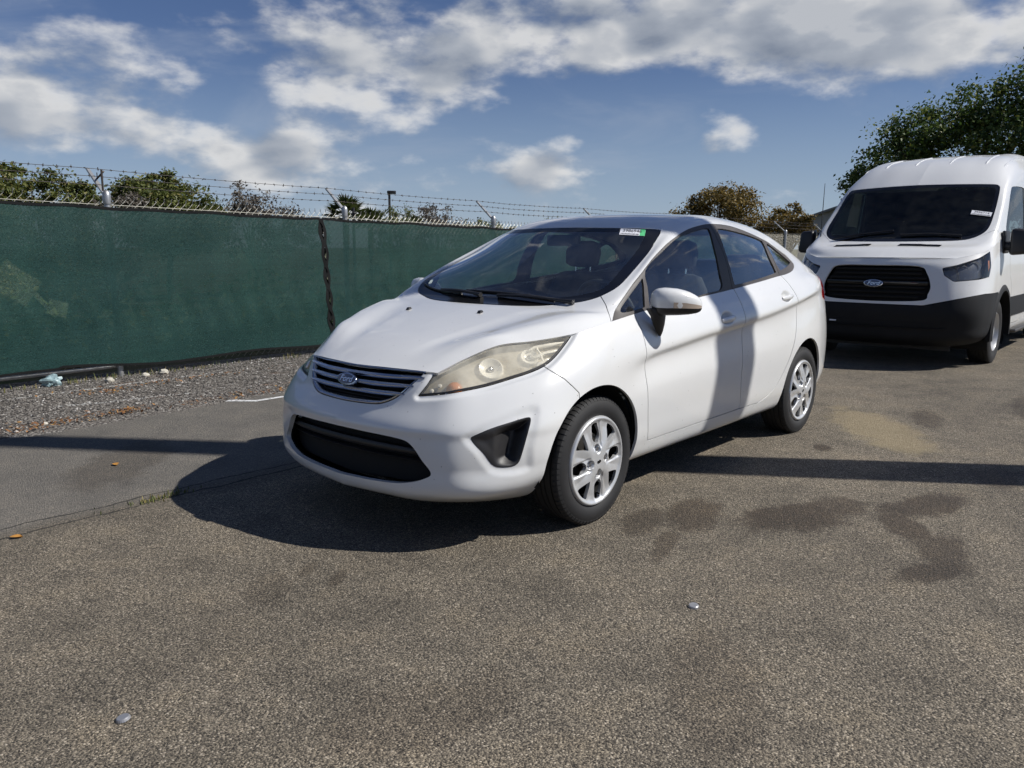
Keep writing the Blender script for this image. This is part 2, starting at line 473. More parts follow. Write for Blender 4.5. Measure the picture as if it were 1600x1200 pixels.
final = t.mix(t.math('MULTIPLY', mask, .93), skyc, ccol)
world.cycles.sampling_method = 'MANUAL'; world.cycles.sample_map_resolution = 256
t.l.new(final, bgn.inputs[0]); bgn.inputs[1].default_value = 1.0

# ------------------------------------------------------------------ the white sedan: one smooth outer skin, cut into its panels
# lower skin: rows from the underside edge (0) up to hood edge / belt line (8); stations wrap from the front centre round the left side to the rear centre
CA = [
 [(.70,0,.195),(.800,0,.200),(.846,0,.240),(.850,0,.375),(.850,0,.480),(.842,0,.545),(.803,0,.603),(.768,0,.680),(.735,0,.748)],
 [(.68,.21,.195),(.765,.215,.198),(.832,.22,.240),(.837,.22,.375),(.837,.22,.480),(.828,.22,.545),(.790,.22,.605),(.756,.22,.680),(.722,.22,.748)],
 [(.60,.38,.195),(.690,.395,.185),(.785,.445,.240),(.792,.45,.370),(.793,.45,.480),(.780,.45,.552),(.738,.445,.615),(.695,.44,.690),(.652,.44,.748)],
 [(.52,.49,.195),(.600,.500,.180),(.727,.578,.243),(.745,.590,.370),(.740,.588,.480),(.724,.577,.562),(.684,.558,.635),(.632,.535,.715),(.540,.497,.803)],
 [(.42,.57,.195),(.490,.595,.180),(.633,.684,.248),(.645,.690,.370),(.645,.692,.480),(.620,.680,.575),(.570,.655,.658),(.500,.612,.752),(.410,.572,.855)],
 [(.34,.62,.200),(.385,.680,.190),(.505,.757,.262),(.525,.773,.370),(.525,.777,.480),(.500,.765,.580),(.450,.742,.672),(.375,.700,.770),(.285,.650,.868)],
 [(.27,.65,.200),(.300,.725,.205),(.385,.796,.285),(.410,.818,.375),(.408,.824,.480),(.385,.818,.585),(.340,.797,.690),(.270,.755,.787),(.190,.705,.880)],
 [(.18,.67,.200),(.200,.757,.210),(.250,.822,.292),(.262,.842,.380),(.260,.848,.485),(.240,.846,.592),(.205,.833,.702),(.155,.800,.800),(.100,.750,.894)],
 [(.00,.69,.200),(.000,.772,.215),(.020,.832,.300),(.030,.850,.385),(.030,.857,.495),(.020,.859,.610),(.010,.855,.725),(-.005,.832,.822),(-.020,.784,.916)],
 [(-.2,.70,.195),(-.200,.774,.220),(-.200,.824,.310),(-.200,.845,.425),(-.200,.855,.550),(-.195,.856,.680),(-.190,.859,.758),(-.175,.840,.855),(-.150,.800,.940)],
 [(-.4,.70,.190),(-.400,.775,.225),(-.400,.818,.315),(-.400,.840,.440),(-.400,.853,.580),(-.400,.8445,.730),(-.400,.861,.774),(-.400,.840,.880),(-.400,.794,.966)],
 [(-.7,.70,.190),(-.700,.775,.225),(-.700,.816,.315),(-.700,.838,.445),(-.700,.852,.595),(-.700,.842,.757),(-.700,.862,.800),(-.700,.838,.902),(-.700,.792,.988)],
 [(-1.,.70,.190),(-1.00,.775,.225),(-1.00,.816,.315),(-1.00,.838,.450),(-1.00,.852,.605),(-1.00,.842,.783),(-1.00,.862,.826),(-1.00,.836,.925),(-1.00,.790,1.010)],
 [(-1.4,.70,.190),(-1.40,.775,.225),(-1.40,.816,.315),(-1.40,.838,.455),(-1.40,.852,.620),(-1.40,.842,.809),(-1.40,.861,.852),(-1.40,.833,.950),(-1.40,.788,1.038)],
 [(-1.8,.70,.190),(-1.80,.775,.225),(-1.80,.818,.315),(-1.80,.840,.460),(-1.80,.853,.635),(-1.80,.841,.841),(-1.80,.859,.884),(-1.80,.828,.985),(-1.80,.780,1.070)],
 [(-2.15,.70,.195),(-2.15,.776,.225),(-2.15,.822,.315),(-2.15,.844,.465),(-2.15,.855,.650),(-2.15,.838,.879),(-2.15,.853,.922),(-2.15,.818,1.020),(-2.15,.766,1.098)],
 [(-2.5,.69,.205),(-2.50,.776,.230),(-2.50,.826,.320),(-2.50,.848,.470),(-2.50,.856,.665),(-2.50,.830,.926),(-2.50,.842,.968),(-2.50,.802,1.050),(-2.50,.745,1.112)],
 [(-2.8,.67,.220),(-2.80,.755,.245),(-2.80,.806,.330),(-2.80,.824,.480),(-2.80,.826,.680),(-2.79,.797,.945),(-2.79,.795,1.000),(-2.79,.770,1.066),(-2.79,.715,1.108)],
 [(-3.05,.64,.240),(-3.05,.705,.265),(-3.06,.750,.345),(-3.07,.763,.490),(-3.07,.760,.690),(-3.05,.730,.950),(-3.04,.722,1.005),(-3.03,.695,1.060),(-3.03,.655,1.092)],
 [(-3.28,.55,.255),(-3.30,.590,.280),(-3.33,.630,.355),(-3.35,.640,.500),(-3.34,.632,.700),(-3.30,.605,.950),(-3.28,.598,1.000),(-3.26,.580,1.050),(-3.24,.555,1.080)],
 [(-3.40,.40,.260),(-3.43,.470,.285),(-3.47,.500,.360),(-3.49,.505,.510),(-3.48,.495,.710),(-3.43,.470,.950),(-3.41,.465,1.000),(-3.39,.455,1.050),(-3.37,.435,1.082)],
 [(-3.46,.20,.262),(-3.49,.235,.288),(-3.53,.250,.362),(-3.56,.250,.515),(-3.55,.245,.715),(-3.49,.235,.950),(-3.47,.235,1.000),(-3.45,.230,1.055),(-3.43,.220,1.088)],
 [(-3.48,0,.262),(-3.51,0,.288),(-3.55,0,.362),(-3.58,0,.515),(-3.57,0,.715),(-3.51,0,.950),(-3.49,0,1.000),(-3.47,0,1.056),(-3.45,0,1.090)],
]
# upper skin: columns from the lower skin's top edge (0) to the centre line (6): hood, windscreen, roof, rear glass, boot lid
CB = [
 [None,(.676,.375,.752),(.694,.310,.754),(.708,.245,.755),(.720,.165,.755),(.730,.085,.754),(.734,0,.753)],
 [None,(.562,.432,.818),(.579,.360,.816),(.590,.280,.812),(.602,.190,.812),(.610,.095,.812),(.613,0,.812)],
 [None,(.430,.512,.880),(.450,.425,.872),(.466,.325,.855),(.480,.220,.856),(.488,.110,.857),(.490,0,.857)],
 [None,(.305,.585,.903),(.324,.495,.904),(.340,.375,.886),(.352,.255,.888),(.360,.125,.890),(.362,0,.890)],
 [None,(.205,.638,.924),(.222,.545,.928),(.236,.415,.913),(.246,.285,.915),(.252,.140,.917),(.254,0,.918)],
 [None,(.110,.682,.940),(.123,.590,.949),(.134,.455,.937),(.142,.310,.940),(.147,.155,.942),(.148,0,.943)],
 [None,(-.015,.722,.962),(-.006,.645,.973),(.002,.500,.964),(.010,.340,.968),(.014,.170,.971),(.015,0,.972)],
 [None,(-.165,.770,.968),(-.172,.745,.985),(-.178,.705,1.004),(-.160,.480,1.006),(-.142,.240,1.008),(-.136,0,1.008)],
 [None,(-.408,.768,1.030),(-.415,.733,1.105),(-.418,.682,1.118),(-.392,.480,1.136),(-.368,.240,1.144),(-.360,0,1.146)],
 [None,(-.705,.752,1.105),(-.710,.680,1.236),(-.705,.624,1.244),(-.660,.440,1.276),(-.625,.220,1.288),(-.612,0,1.292)],
 [None,(-1.0,.734,1.180),(-1.0,.645,1.342),(-.985,.563,1.380),(-.920,.400,1.408),(-.880,.200,1.420),(-.865,0,1.424)],
 [None,(-1.4,.728,1.225),(-1.4,.620,1.412),(-1.40,.535,1.455),(-1.39,.400,1.470),(-1.38,.200,1.481),(-1.38,0,1.485)],
 [None,(-1.8,.718,1.235),(-1.8,.613,1.396),(-1.80,.535,1.446),(-1.80,.400,1.464),(-1.80,.200,1.475),(-1.80,0,1.479)],
 [None,(-2.15,.706,1.218),(-2.15,.616,1.338),(-2.16,.545,1.402),(-2.16,.410,1.430),(-2.16,.200,1.443),(-2.16,0,1.447)],
 [None,(-2.5,.700,1.165),(-2.5,.655,1.218),(-2.50,.575,1.315),(-2.50,.425,1.352),(-2.49,.200,1.368),(-2.49,0,1.372)],
 [None,(-2.79,.692,1.136),(-2.79,.662,1.163),(-2.79,.605,1.205),(-2.79,.430,1.232),(-2.78,.200,1.243),(-2.78,0,1.246)],
 [None,(-3.03,.645,1.102),(-3.03,.630,1.108),(-3.03,.590,1.114),(-3.04,.420,1.124),(-3.05,.200,1.130),(-3.05,0,1.132)],
 [None,(-3.27,.520,1.084),(-3.31,.470,1.086),(-3.35,.380,1.088),(-3.39,.260,1.092),(-3.42,.130,1.094),(-3.43,0,1.094)],
]
for _i, _r8 in enumerate(CB): _r8[0] = CA[2 + _i][8]
GA, ua, va = loft(CA, 640, 128)
GB, ub, vb = loft(CB, 470, 120)

def pocket(G, poly_fn, depth, ramp):
    """press a soft-edged dent of the given depth into a skin grid"""
    d = poly_fn(G)
    k = np.clip(-d / ramp, 0, 1); k = k * k * (3 - 2 * k)
    a = np.gradient(G, axis=0); b = np.gradient(G, axis=1); N = np.cross(a, b); N /= np.linalg.norm(N, axis=2, keepdims=True) + 1e-12
    return G - N * (k * depth)[..., None]

R2 = math.sqrt(.5)
def wz(V): return (V[..., 1] - V[..., 0]) * R2, V[..., 2]       # the 45 degree view of the front corner
def xz(V): return V[..., 0], V[..., 2]
def yz(V): return V[..., 1], V[..., 2]
def w3(L): return [((y - x) * R2, z) for x, y, z in L]

HEAD = smooth_poly([(*q, 1) if i in (0, 12, 15) else q for i, q in enumerate(w3([(.726,.398,.652),(.701,.476,.661),(.641,.566,.679),(.551,.629,.697),(.454,.687,.724),(.374,.726,.746),(.313,.747,.767),(.252,.755,.797),(.185,.753,.838),(.112,.747,.890),(.10,.75,.93),(.25,.70,.93),(.52,.52,.93),(.62,.47,.82),(.660,.44,.752),(.696,.421,.697)]))], 4)
FOG = smooth_poly(w3([(.679,.660,.500),(.671,.667,.511),(.610,.711,.539),(.533,.755,.560),(.470,.785,.573),(.457,.795,.564),(.477,.799,.519),(.505,.788,.424),(.518,.779,.386),(.542,.764,.372),(.589,.734,.373),(.616,.716,.389),(.642,.697,.435),(.669,.672,.474)]), 4)
FOGSUR = smooth_poly(w3([(.705,.625,.510),(.616,.688,.572),(.405,.795,.625),(.445,.808,.445),(.459,.799,.340),(.611,.719,.338),(.674,.669,.430)]), 4)
def sym(L): return L + [(-y, z) for y, z in L[::-1] if y > 1e-6]
INTAKE = smooth_poly(sym([(0,.489),(.2,.487),(.36,.481),(.425,.463),(.478,.400),(.520,.348),(.490,.322),(.42,.297),(.315,.281),(.07,.270),(0,.268)])[:-0 or None], 4)
GRILLE = smooth_poly([(-.43,.82,1),(.43,.82,1),(.385,.735,1),(.318,.652),(.25,.613),(.175,.600),(0,.595),(-.175,.600),(-.25,.613),(-.318,.652),(-.385,.735,1)], 4)

# relief pressed into the lower skin before it is cut: ledge under the headlamp, pocket round the fog bezel, cups behind the door handles
_front = lambda G: np.where(G[..., 0] > 0.05, 0, 1.0)
def _below_head(G):
    d = poly_sdf(HEAD, *wz(G))
    return np.where((d > 0) & (G[..., 0] > .05) & (G[..., 1] > .05), d - .022, 1.0)
GA = pocket(GA, lambda G: np.where(_front(G) > 0, 1.0, np.minimum(poly_sdf(HEAD, *wz(G)) - .020, 1.0)), .011, .018)
GA = pocket(GA, lambda G: np.where(_front(G) > 0, 1.0, poly_sdf(FOGSUR, *wz(G))), .008, .040)
def ell(G, cx, cz, a, b): return (np.sqrt(((G[..., 0] - cx) / a)**2 + ((G[..., 2] - cz) / b)**2) - 1) * b
HANDLES = [(-1.215, .885), (-2.075, .968)]
for _hx, _hz in HANDLES:
    GA = pocket(GA, lambda G: ell(G, _hx, _hz, .085, .040), .020, .026)
SA = Surf.grid(GA, ua, va); SB = Surf.grid(GB, ub, vb)

sedan = empty('sedan', (0, 0, 0), 'small white four-door sedan with hazed headlights, parked in the foreground', 'car')
GAP = .0022
def take(S, sdf, g=GAP):
    """split a skin by a signed distance (negative inside): (piece, rest) with a shut-line gap between"""
    return S.cut(-sdf(S.V) - g), S.cut(sdf(S.V) - g)

# wheel arches
ARCH = [(.030, .302, .360, .360), (-2.465, .292, .345, .376)]
for cx, cz, rx, rz in ARCH:
    SA = SA.cut(np.sqrt(((SA.V[:, 0] - cx) / rx)**2 + ((SA.V[:, 2] - cz) / rz)**2) - 1 + (SA.V[:, 1] < .3) * 9)
skin_under = SA.off(-.032)
isf = lambda V: V[:, 0] > .05
# lamps, openings
lens, SA = take(SA, lambda V: np.where(isf(V), poly_sdf(HEAD, *wz(V)), 1.0), .0018)
fogp, SA = take(SA, lambda V: np.where(isf(V), poly_sdf(FOG, *wz(V)), 1.0), .0005)
_, SA = take(SA, lambda V: np.where(V[:, 0] > .5, poly_sdf(INTAKE, *yz(V)), 1.0), 0)
_, SA = take(SA, lambda V: np.where(V[:, 0] > .5, poly_sdf(GRILLE, *yz(V)), 1.0), 0)
TAIL = smooth_poly([(-2.83,1.075),(-2.845,1.0),(-2.87,.935),(-3.0,.90),(-3.3,.89),(-3.55,.90),(-3.55,1.04),(-3.1,1.07)], 4)
tailp, SA = take(SA, lambda V: np.where((V[:, 0] < -2.7) & (V[:, 1] > .38), poly_sdf(TAIL, *xz(V)), 1.0))
BUMP = [(.313,.747,.768),(.292,.783,.744),(.256,.815,.715),(.221,.835,.679),(.189,.846,.648)]
_bp = w3(BUMP)
BUMPER = [(_bp[0][0] - .02, 1.2), (_bp[0][0] - .012, _bp[0][1] + .02)] + _bp + [(_bp[-1][0] + .005, .60), (.50, .3), (.46, .0), (-1.2, 0), (-1.2, 1.2)]
bumper, SA = take(SA, lambda V: np.where(V[:, 0] > .02, poly_sdf(BUMPER, *wz(V)), 1.0), .0022)
FD = smooth_poly([(-.318,1.05,1),(-.322,.95),(-.334,.822),(-.380,.551),(-.429,.365),(-.450,.312,1),(-.974,.314),(-1.503,.317,1),(-1.468,.44),(-1.441,.575),(-1.435,.815),(-1.428,.927),(-1.405,1.05,1)], 6)
RD = smooth_poly([(-1.405,1.07,1),(-1.428,.927),(-1.435,.815),(-1.441,.575),(-1.468,.44),(-1.503,.317,1),(-1.70,.314),(-1.80,.318),(-1.971,.376),(-2.127,.524),(-2.231,.705),(-2.262,.855),(-2.225,.97),(-2.13,1.12,1)], 6)
fdoor, SA = take(SA, lambda V: np.where(V[:, 1] > .3, poly_sdf(FD, *xz(V)), 1.0), .0028)
rdoor, SA = take(SA, lambda V: np.where(V[:, 1] > .3, poly_sdf(RD, *xz(V)), 1.0), .0028)

# upper skin
WS = smooth_poly([(0,.985),(.34,.988),(.50,1.002),(.60,1.020),(.66,1.052),(.683,1.105),(.634,1.228),(.600,1.30),(.566,1.362),(.52,1.376),(.34,1.382),(0,1.387),(-.34,1.382),(-.52,1.376),(-.566,1.362),(-.600,1.30),(-.634,1.228),(-.683,1.105),(-.66,1.052),(-.60,1.020),(-.50,1.002),(-.34,.988)], 4)
def ws_sdf(V): return np.where((V[:, 0] > -1.05) & (V[:, 0] < .02), poly_sdf(WS, *yz(V)), 1.0)
BSK = SB
wind, SB = take(SB, ws_sdf, .001)
hood, SB = take(SB, lambda V: np.where(V[:, 0] > -.55, -((V[:, 0] + .24) - (V[:, 1] - .66) * .86), 1.0), .0028)
DLO = smooth_poly([(-.118,.930,1),(-.30,1.043),(-.537,1.169),(-.773,1.268),(-1.063,1.363),(-1.285,1.403),(-1.446,1.414),(-1.678,1.408),(-1.947,1.371),(-2.245,1.313),(-2.440,1.250),(-2.512,1.190),(-2.500,1.158),(-2.35,1.118),(-2.05,1.085),(-1.4,1.0,1),(-.6,.90,1)], 4)
_ds = np.where(SB.V[:, 1] > .45, np.maximum(poly_sdf(DLO, *xz(SB.V)), (SB.U[:, 1] - 2.06) * .06), 1.0)
dlo, SB = SB.cut(-_ds - .0005), SB.cut(_ds - .0005)
RWIN = smooth_poly([(0,1.385),(.30,1.378),(.44,1.352),(.47,1.30),(.50,1.20),(.47,1.175),(.3,1.185),(0,1.19),(-.3,1.185),(-.47,1.175),(-.50,1.20),(-.47,1.30),(-.44,1.352),(-.30,1.378)], 4)
rwin, SB = take(SB, lambda V: np.where(V[:, 0] < -2.15, poly_sdf(RWIN, *yz(V)), 1.0), .0005)

# --- body and panels
SA.both().lipped(.014).join(SB.both().lipped(.012)).build('body', M['paint'], sedan)
hoodo = hood.both().lipped(.016).build('hood', M['paint'], sedan)
front_bumper = bumper.both().lipped(.022).build('front_bumper', M['paint'], sedan)
under = skin_under
under = under.cut(np.where(under.V[:, 0] > .05, poly_sdf(HEAD, *wz(under.V)) - .004, 1.0))
under = under.cut(np.where(under.V[:, 0] > .3, poly_sdf(FOG, *wz(under.V)), 1.0))
under = under.cut(np.where(under.V[:, 0] > .5, np.minimum(poly_sdf(INTAKE, *yz(under.V)), poly_sdf(GRILLE, *yz(under.V))), 1.0))
under.both().build('inner_panel', M['dark'], sedan)
lining = SB.off(-.020); lining.both().build('roof_lining', M['cabin_light'], sedan)

# --- doors, each with its glass, trim and handle
FG = [(-.540,1.158),(-.756,1.249),(-1.004,1.337),(-1.262,1.381),(-1.335,1.386),(-1.352,1.372),(-1.312,1.279),(-1.283,1.150),(-1.268,1.048),(-1.072,1.026),(-.752,.996),(-.500,.976),(-.478,.990),(-.505,1.075)]
QG = [(-.490,1.126,1),(-.470,1.07),(-.432,.985,1),(-.30,.972),(-.225,.975),(-.31,1.030)]
RG = [(-1.455,1.372),(-1.490,1.387),(-1.634,1.381),(-1.918,1.352),(-2.085,1.325),(-2.105,1.308),(-2.060,1.222),(-2.078,1.130),(-2.05,1.116),(-1.75,1.085),(-1.452,1.062),(-1.432,1.080),(-1.424,1.235)]
RQ = [(-2.172,1.303),(-2.339,1.246),(-2.440,1.190),(-2.435,1.172),(-2.200,1.134),(-2.155,1.140),(-2.128,1.215)]
def window_set(dl, mir, names):
    out = []
    rest = dl
    pieces = []
    for poly in (FG, QG, RG, RQ):
        sp = smooth_poly(poly, 4)
        g = rest.cut(-poly_sdf(sp, *xz(rest.V)) + .004)
        rest = rest.cut(poly_sdf(sp, *xz(rest.V)))
        pieces.append(g.off(-.006))
    return pieces, rest
pieces, trim = window_set(dlo, False, None)
def half(S, x0, x1): return S.cut(np.minimum(S.V[:, 0] - x0, x1 - S.V[:, 0]))
for side in (1, -1):
    f = (lambda S: S) if side == 1 else (lambda S: S.mirror())
    lab = 'left' if side == 1 else 'right'
    fd = f(fdoor).lipped(.018).build('front_door', M['paint'], sedan)
    rd = f(rdoor).lipped(.018).build('rear_door', M['paint'], sedan)
    f(half(trim, -1.392, .2)).lipped(.010).build('window_trim', M['trim_brown'], fd)
    f(half(trim, -2.118, -1.396)).lipped(.010).build('window_trim', M['trim_brown'], rd)
    f(half(trim, -3.0, -2.122)).lipped(.010).build('window_trim', M['trim_brown'], sedan)
    f(pieces[0]).build('window_pane', M['glass'], fd)
    f(pieces[1]).build('quarter_pane', M['glass'], fd)
    f(pieces[2]).build('window_pane', M['glass'], rd)
    f(pieces[3]).build('quarter_pane', M['glass'], sedan)
    for (hx, hz), door in zip(HANDLES, (fd, rd)):
        # strap handle bridging its cup, with a lock cylinder
        bm = MB(); ring = []
        n = 18
        for i in range(n + 1):
            t = i / n; x = hx + .078 - .156 * t
            j = np.argmin((GA[..., 0] - (hx + (.10 if t < .5 else -.10)))**2 + (GA[..., 2] - hz)**2 + (GA[..., 1] < .3) * 9)
            y = GA.reshape(-1, 3)[j][1] + .010 * math.sin(math.pi * t) + .003
            z = hz - .006 + (.012 if hx < -2 else .010) * (t - .5)
            w = .0165 * (1 - .35 * abs(2 * t - 1)**4)
            ring.append([(x, side * (y + .010 * math.cos(a)), z + w * math.sin(a)) for a in np.linspace(0, 2 * math.pi, 12, endpoint=False)])
        v = [q for r in ring for q in r]
        fc = [(i*12 + k, i*12 + (k+1) % 12, (i+1)*12 + (k+1) % 12, (i+1)*12 + k) for i in range(n) for k in range(12)]
        fc += [tuple(range(12)), tuple(n*12 + k for k in range(12))]
        bm.add(v, fc).build('door_handle', M['paint'], door, smooth=60)
    f(tailp).lipped(.01).build('tail_light', M['red_lens'], sedan)

# --- windscreen: glass with a black fired border, wipers, paper sticker
frit_sdf = lambda V: poly_sdf(smooth_poly([(0,1.018),(.34,1.022),(.48,1.034),(.56,1.050),(.608,1.068),(.622,1.11),(.578,1.228),(.545,1.30),(.518,1.345),(.48,1.355),(.34,1.358),(0,1.362),(-.34,1.358),(-.48,1.355),(-.518,1.345),(-.545,1.30),(-.578,1.228),(-.622,1.11),(-.608,1.068),(-.56,1.050),(-.48,1.034),(-.34,1.022)], 4), *yz(V))
wpane = wind.cut(-frit_sdf(wind.V)); wfrit = wind.cut(frit_sdf(wind.V))
wso = wpane.both().build('windshield', M['glass'], sedan)
wfrit.both().build('border', M['gloss_black'], wso)
rwin.both().build('rear_window', M['glass'], sedan)

_BP = BSK.V
def on_upper(x, y):
    """point and normal of the upper skin over (x, y)"""
    d = (BSK.V[:, 0] - x)**2 + (BSK.V[:, 1] - abs(y))**2
    k = np.argsort(d)[:6]; w = 1 / (d[k] + 1e-6); w /= w.sum()
    p = (BSK.V[k] * w[:, None]).sum(0); n = (BSK.N[k] * w[:, None]).sum(0); n /= np.linalg.norm(n)
    A = np.c_[BSK.V[k, :2], np.ones(6)]
    p = np.array([x, abs(y), p[2] - (n[0] * (x - p[0]) + n[1] * (abs(y) - p[1])) / max(n[2], .1)])
    if y < 0: p[1] *= -1; n = n * np.array([1, -1, 1])
    return p, n
def wiper(name, path, arm):
    w = empty(name); w.parent = sedan
    pts = [on_upper(x, y) for x, y in path]
    MB().tube([tuple(p + n * .006) for p, n in pts], .006, 6).build('wiper_blade', M['black_plastic'], w, smooth=60)
    pa = [on_upper(x, y) for x, y in arm]
    MB().tube([tuple(p + n * (.008 + .010 * math.sin(math.pi * (.15 + .8 * i / (len(pa) - 1))))) for i, (p, n) in enumerate(pa)], [.014] + [.009] * (len(pa) - 1), 6).build('wiper_arm', M['black_plastic'], w, smooth=60)
wiper('wiper', [(-.178 - .02*t, .42 - .62 * t) for t in np.linspace(0, 1, 9)], [(-.150 - .01*t, .56 - .50 * t) for t in np.linspace(0, 1, 7)])
wiper('wiper', [(-.175 - .10*t*t, -.22 - .40 * t) for t in np.linspace(0, 1, 9)], [(-.150 - .05*t, -.05 - .35 * t) for t in np.linspace(0, 1, 7)])
# cowl panel
cowl = BSK.cut(-np.maximum(np.maximum(BSK.V[:, 0] - .02, -.20 - BSK.V[:, 0]), BSK.V[:, 1] - .60)).off(-.022)
cowl.both().build('cowl', M['black_plastic'], sedan)
# washer jets
for x, y in ((.112, -.335), (.092, .165)):
    p, n = on_upper(x, y)
    bm = MB().add([(-.016,-.010,-.002),(.014,-.012,-.002),(.014,.012,-.002),(-.016,.010,-.002),(-.014,-.007,.010),(.002,-.008,.012),(.002,.008,.012),(-.014,.007,.010)],
                  [(0,3,2,1),(4,5,6,7),(0,1,5,4),(1,2,6,5),(2,3,7,6),(3,0,4,7)])
    o = bm.build('washer_jet', M['black_plastic'], sedan)
    o.location = p; o.rotation_euler = Vector(n).to_track_quat('Z', 'Y').to_euler()
    o.rotation_euler = (math.asin(-n[1]), math.asin(n[0]), 0)

def text_mesh(s, size, depth=0.0, shear=0.0, bold=0.0):
    c = bpy.data.curves.new('t', 'FONT'); c.body = s; c.size = size; c.align_x = 'CENTER'; c.align_y = 'CENTER'
    c.shear = shear; c.extrude = depth; c.offset = bold; c.resolution_u = 4
    o = bpy.data.objects.new('t', c); COL.objects.link(o)
    dg = bpy.context.evaluated_depsgraph_get()
    me = bpy.data.meshes.new_from_object(o.evaluated_get(dg))
    bpy.data.objects.remove(o); bpy.data.curves.remove(c)
    return me
def oval(a, b, n=40): return [(a * math.cos(2*math.pi*k/n), b * math.sin(2*math.pi*k/n)) for k in range(n)]
def make_badge(parent, loc, tilt, w):
    e = empty('badge'); e.parent = parent; e.location = loc; e.rotation_euler = (math.pi/2 - tilt, 0, math.pi/2)
    h = w * .40
    m = MB()
    put = lambda u, v, d: (u, v, d)
    o = m.prism(oval(w / 2, h / 2), -.012, .004, put).build('badge_rim', M['chrome'], e); bevel(o, .002, 2)
    MB().prism(oval(w / 2 * .91, h / 2 * .84), .0, .0055, put).build('badge_field', M['badge_blue'], e)
    me = text_mesh('Ford', h * .74, .0012, .32, .0006); o = link('badge_script', me, M['chrome'], e); o.location = (0, 0, .0062); o.scale = (1.12, 1, 1)
    return e

def sticker(parent, name, centre, u, v, w, h, txt, green=False):
    u = Vector(u).normalized(); v = (Vector(v) - u * Vector(v).dot(u)).normalized(); n = u.cross(v)
    e = empty(name); e.parent = parent
    e.matrix_local = Matrix((( u.x, v.x, n.x, centre[0]), (u.y, v.y, n.y, centre[1]), (u.z, v.z, n.z, centre[2]), (0, 0, 0, 1)))
    MB().box((-w/2, -h/2, -.0006), (w/2, h/2, .0006)).build('paper', M['white_card'], e)
    me = text_mesh(txt, h * .62, 0.0, 0, .0004); o = link('number', me, M['print'], e); o.location = (-.02 * w if green else 0, h * .16, .0012)
    o.scale = (min(1.25, w * .86 / (h * .62 * .56 * len(txt))), 1, 1)
    m = MB(); random.seed(4)
    x = -w * .46
    while x < w * (.26 if green else .46):
        d = random.choice((.0012, .002, .003)); m.box((x, -h * .44, .0008), (x + d, -h * .22, .0012)); x += d + random.choice((.0015, .0025))
    m.build('bar_code', M['print'], e)
    if green: MB().box((w * .30, -h * .5, .0007), (w * .5, h * .5, .0010)).build('green_end', M['green_print'], e)
    return e
_pa, _n1 = on_upper(-.826, .388); _pb, _ = on_upper(-.890, .510); _pc, _ = on_upper(-.770, .395)
_n1 = Vector(_n1)
_uu = Vector(_pb) - Vector(_pa); _vv = Vector(_pa) - Vector(_pc)
sticker(sedan, 'windshield_sticker', Vector((Vector(_pb) + Vector(_pc)) / 2) + _n1 * .004, _uu, _vv, _uu.length * 1.0, .068, '3986946', True)

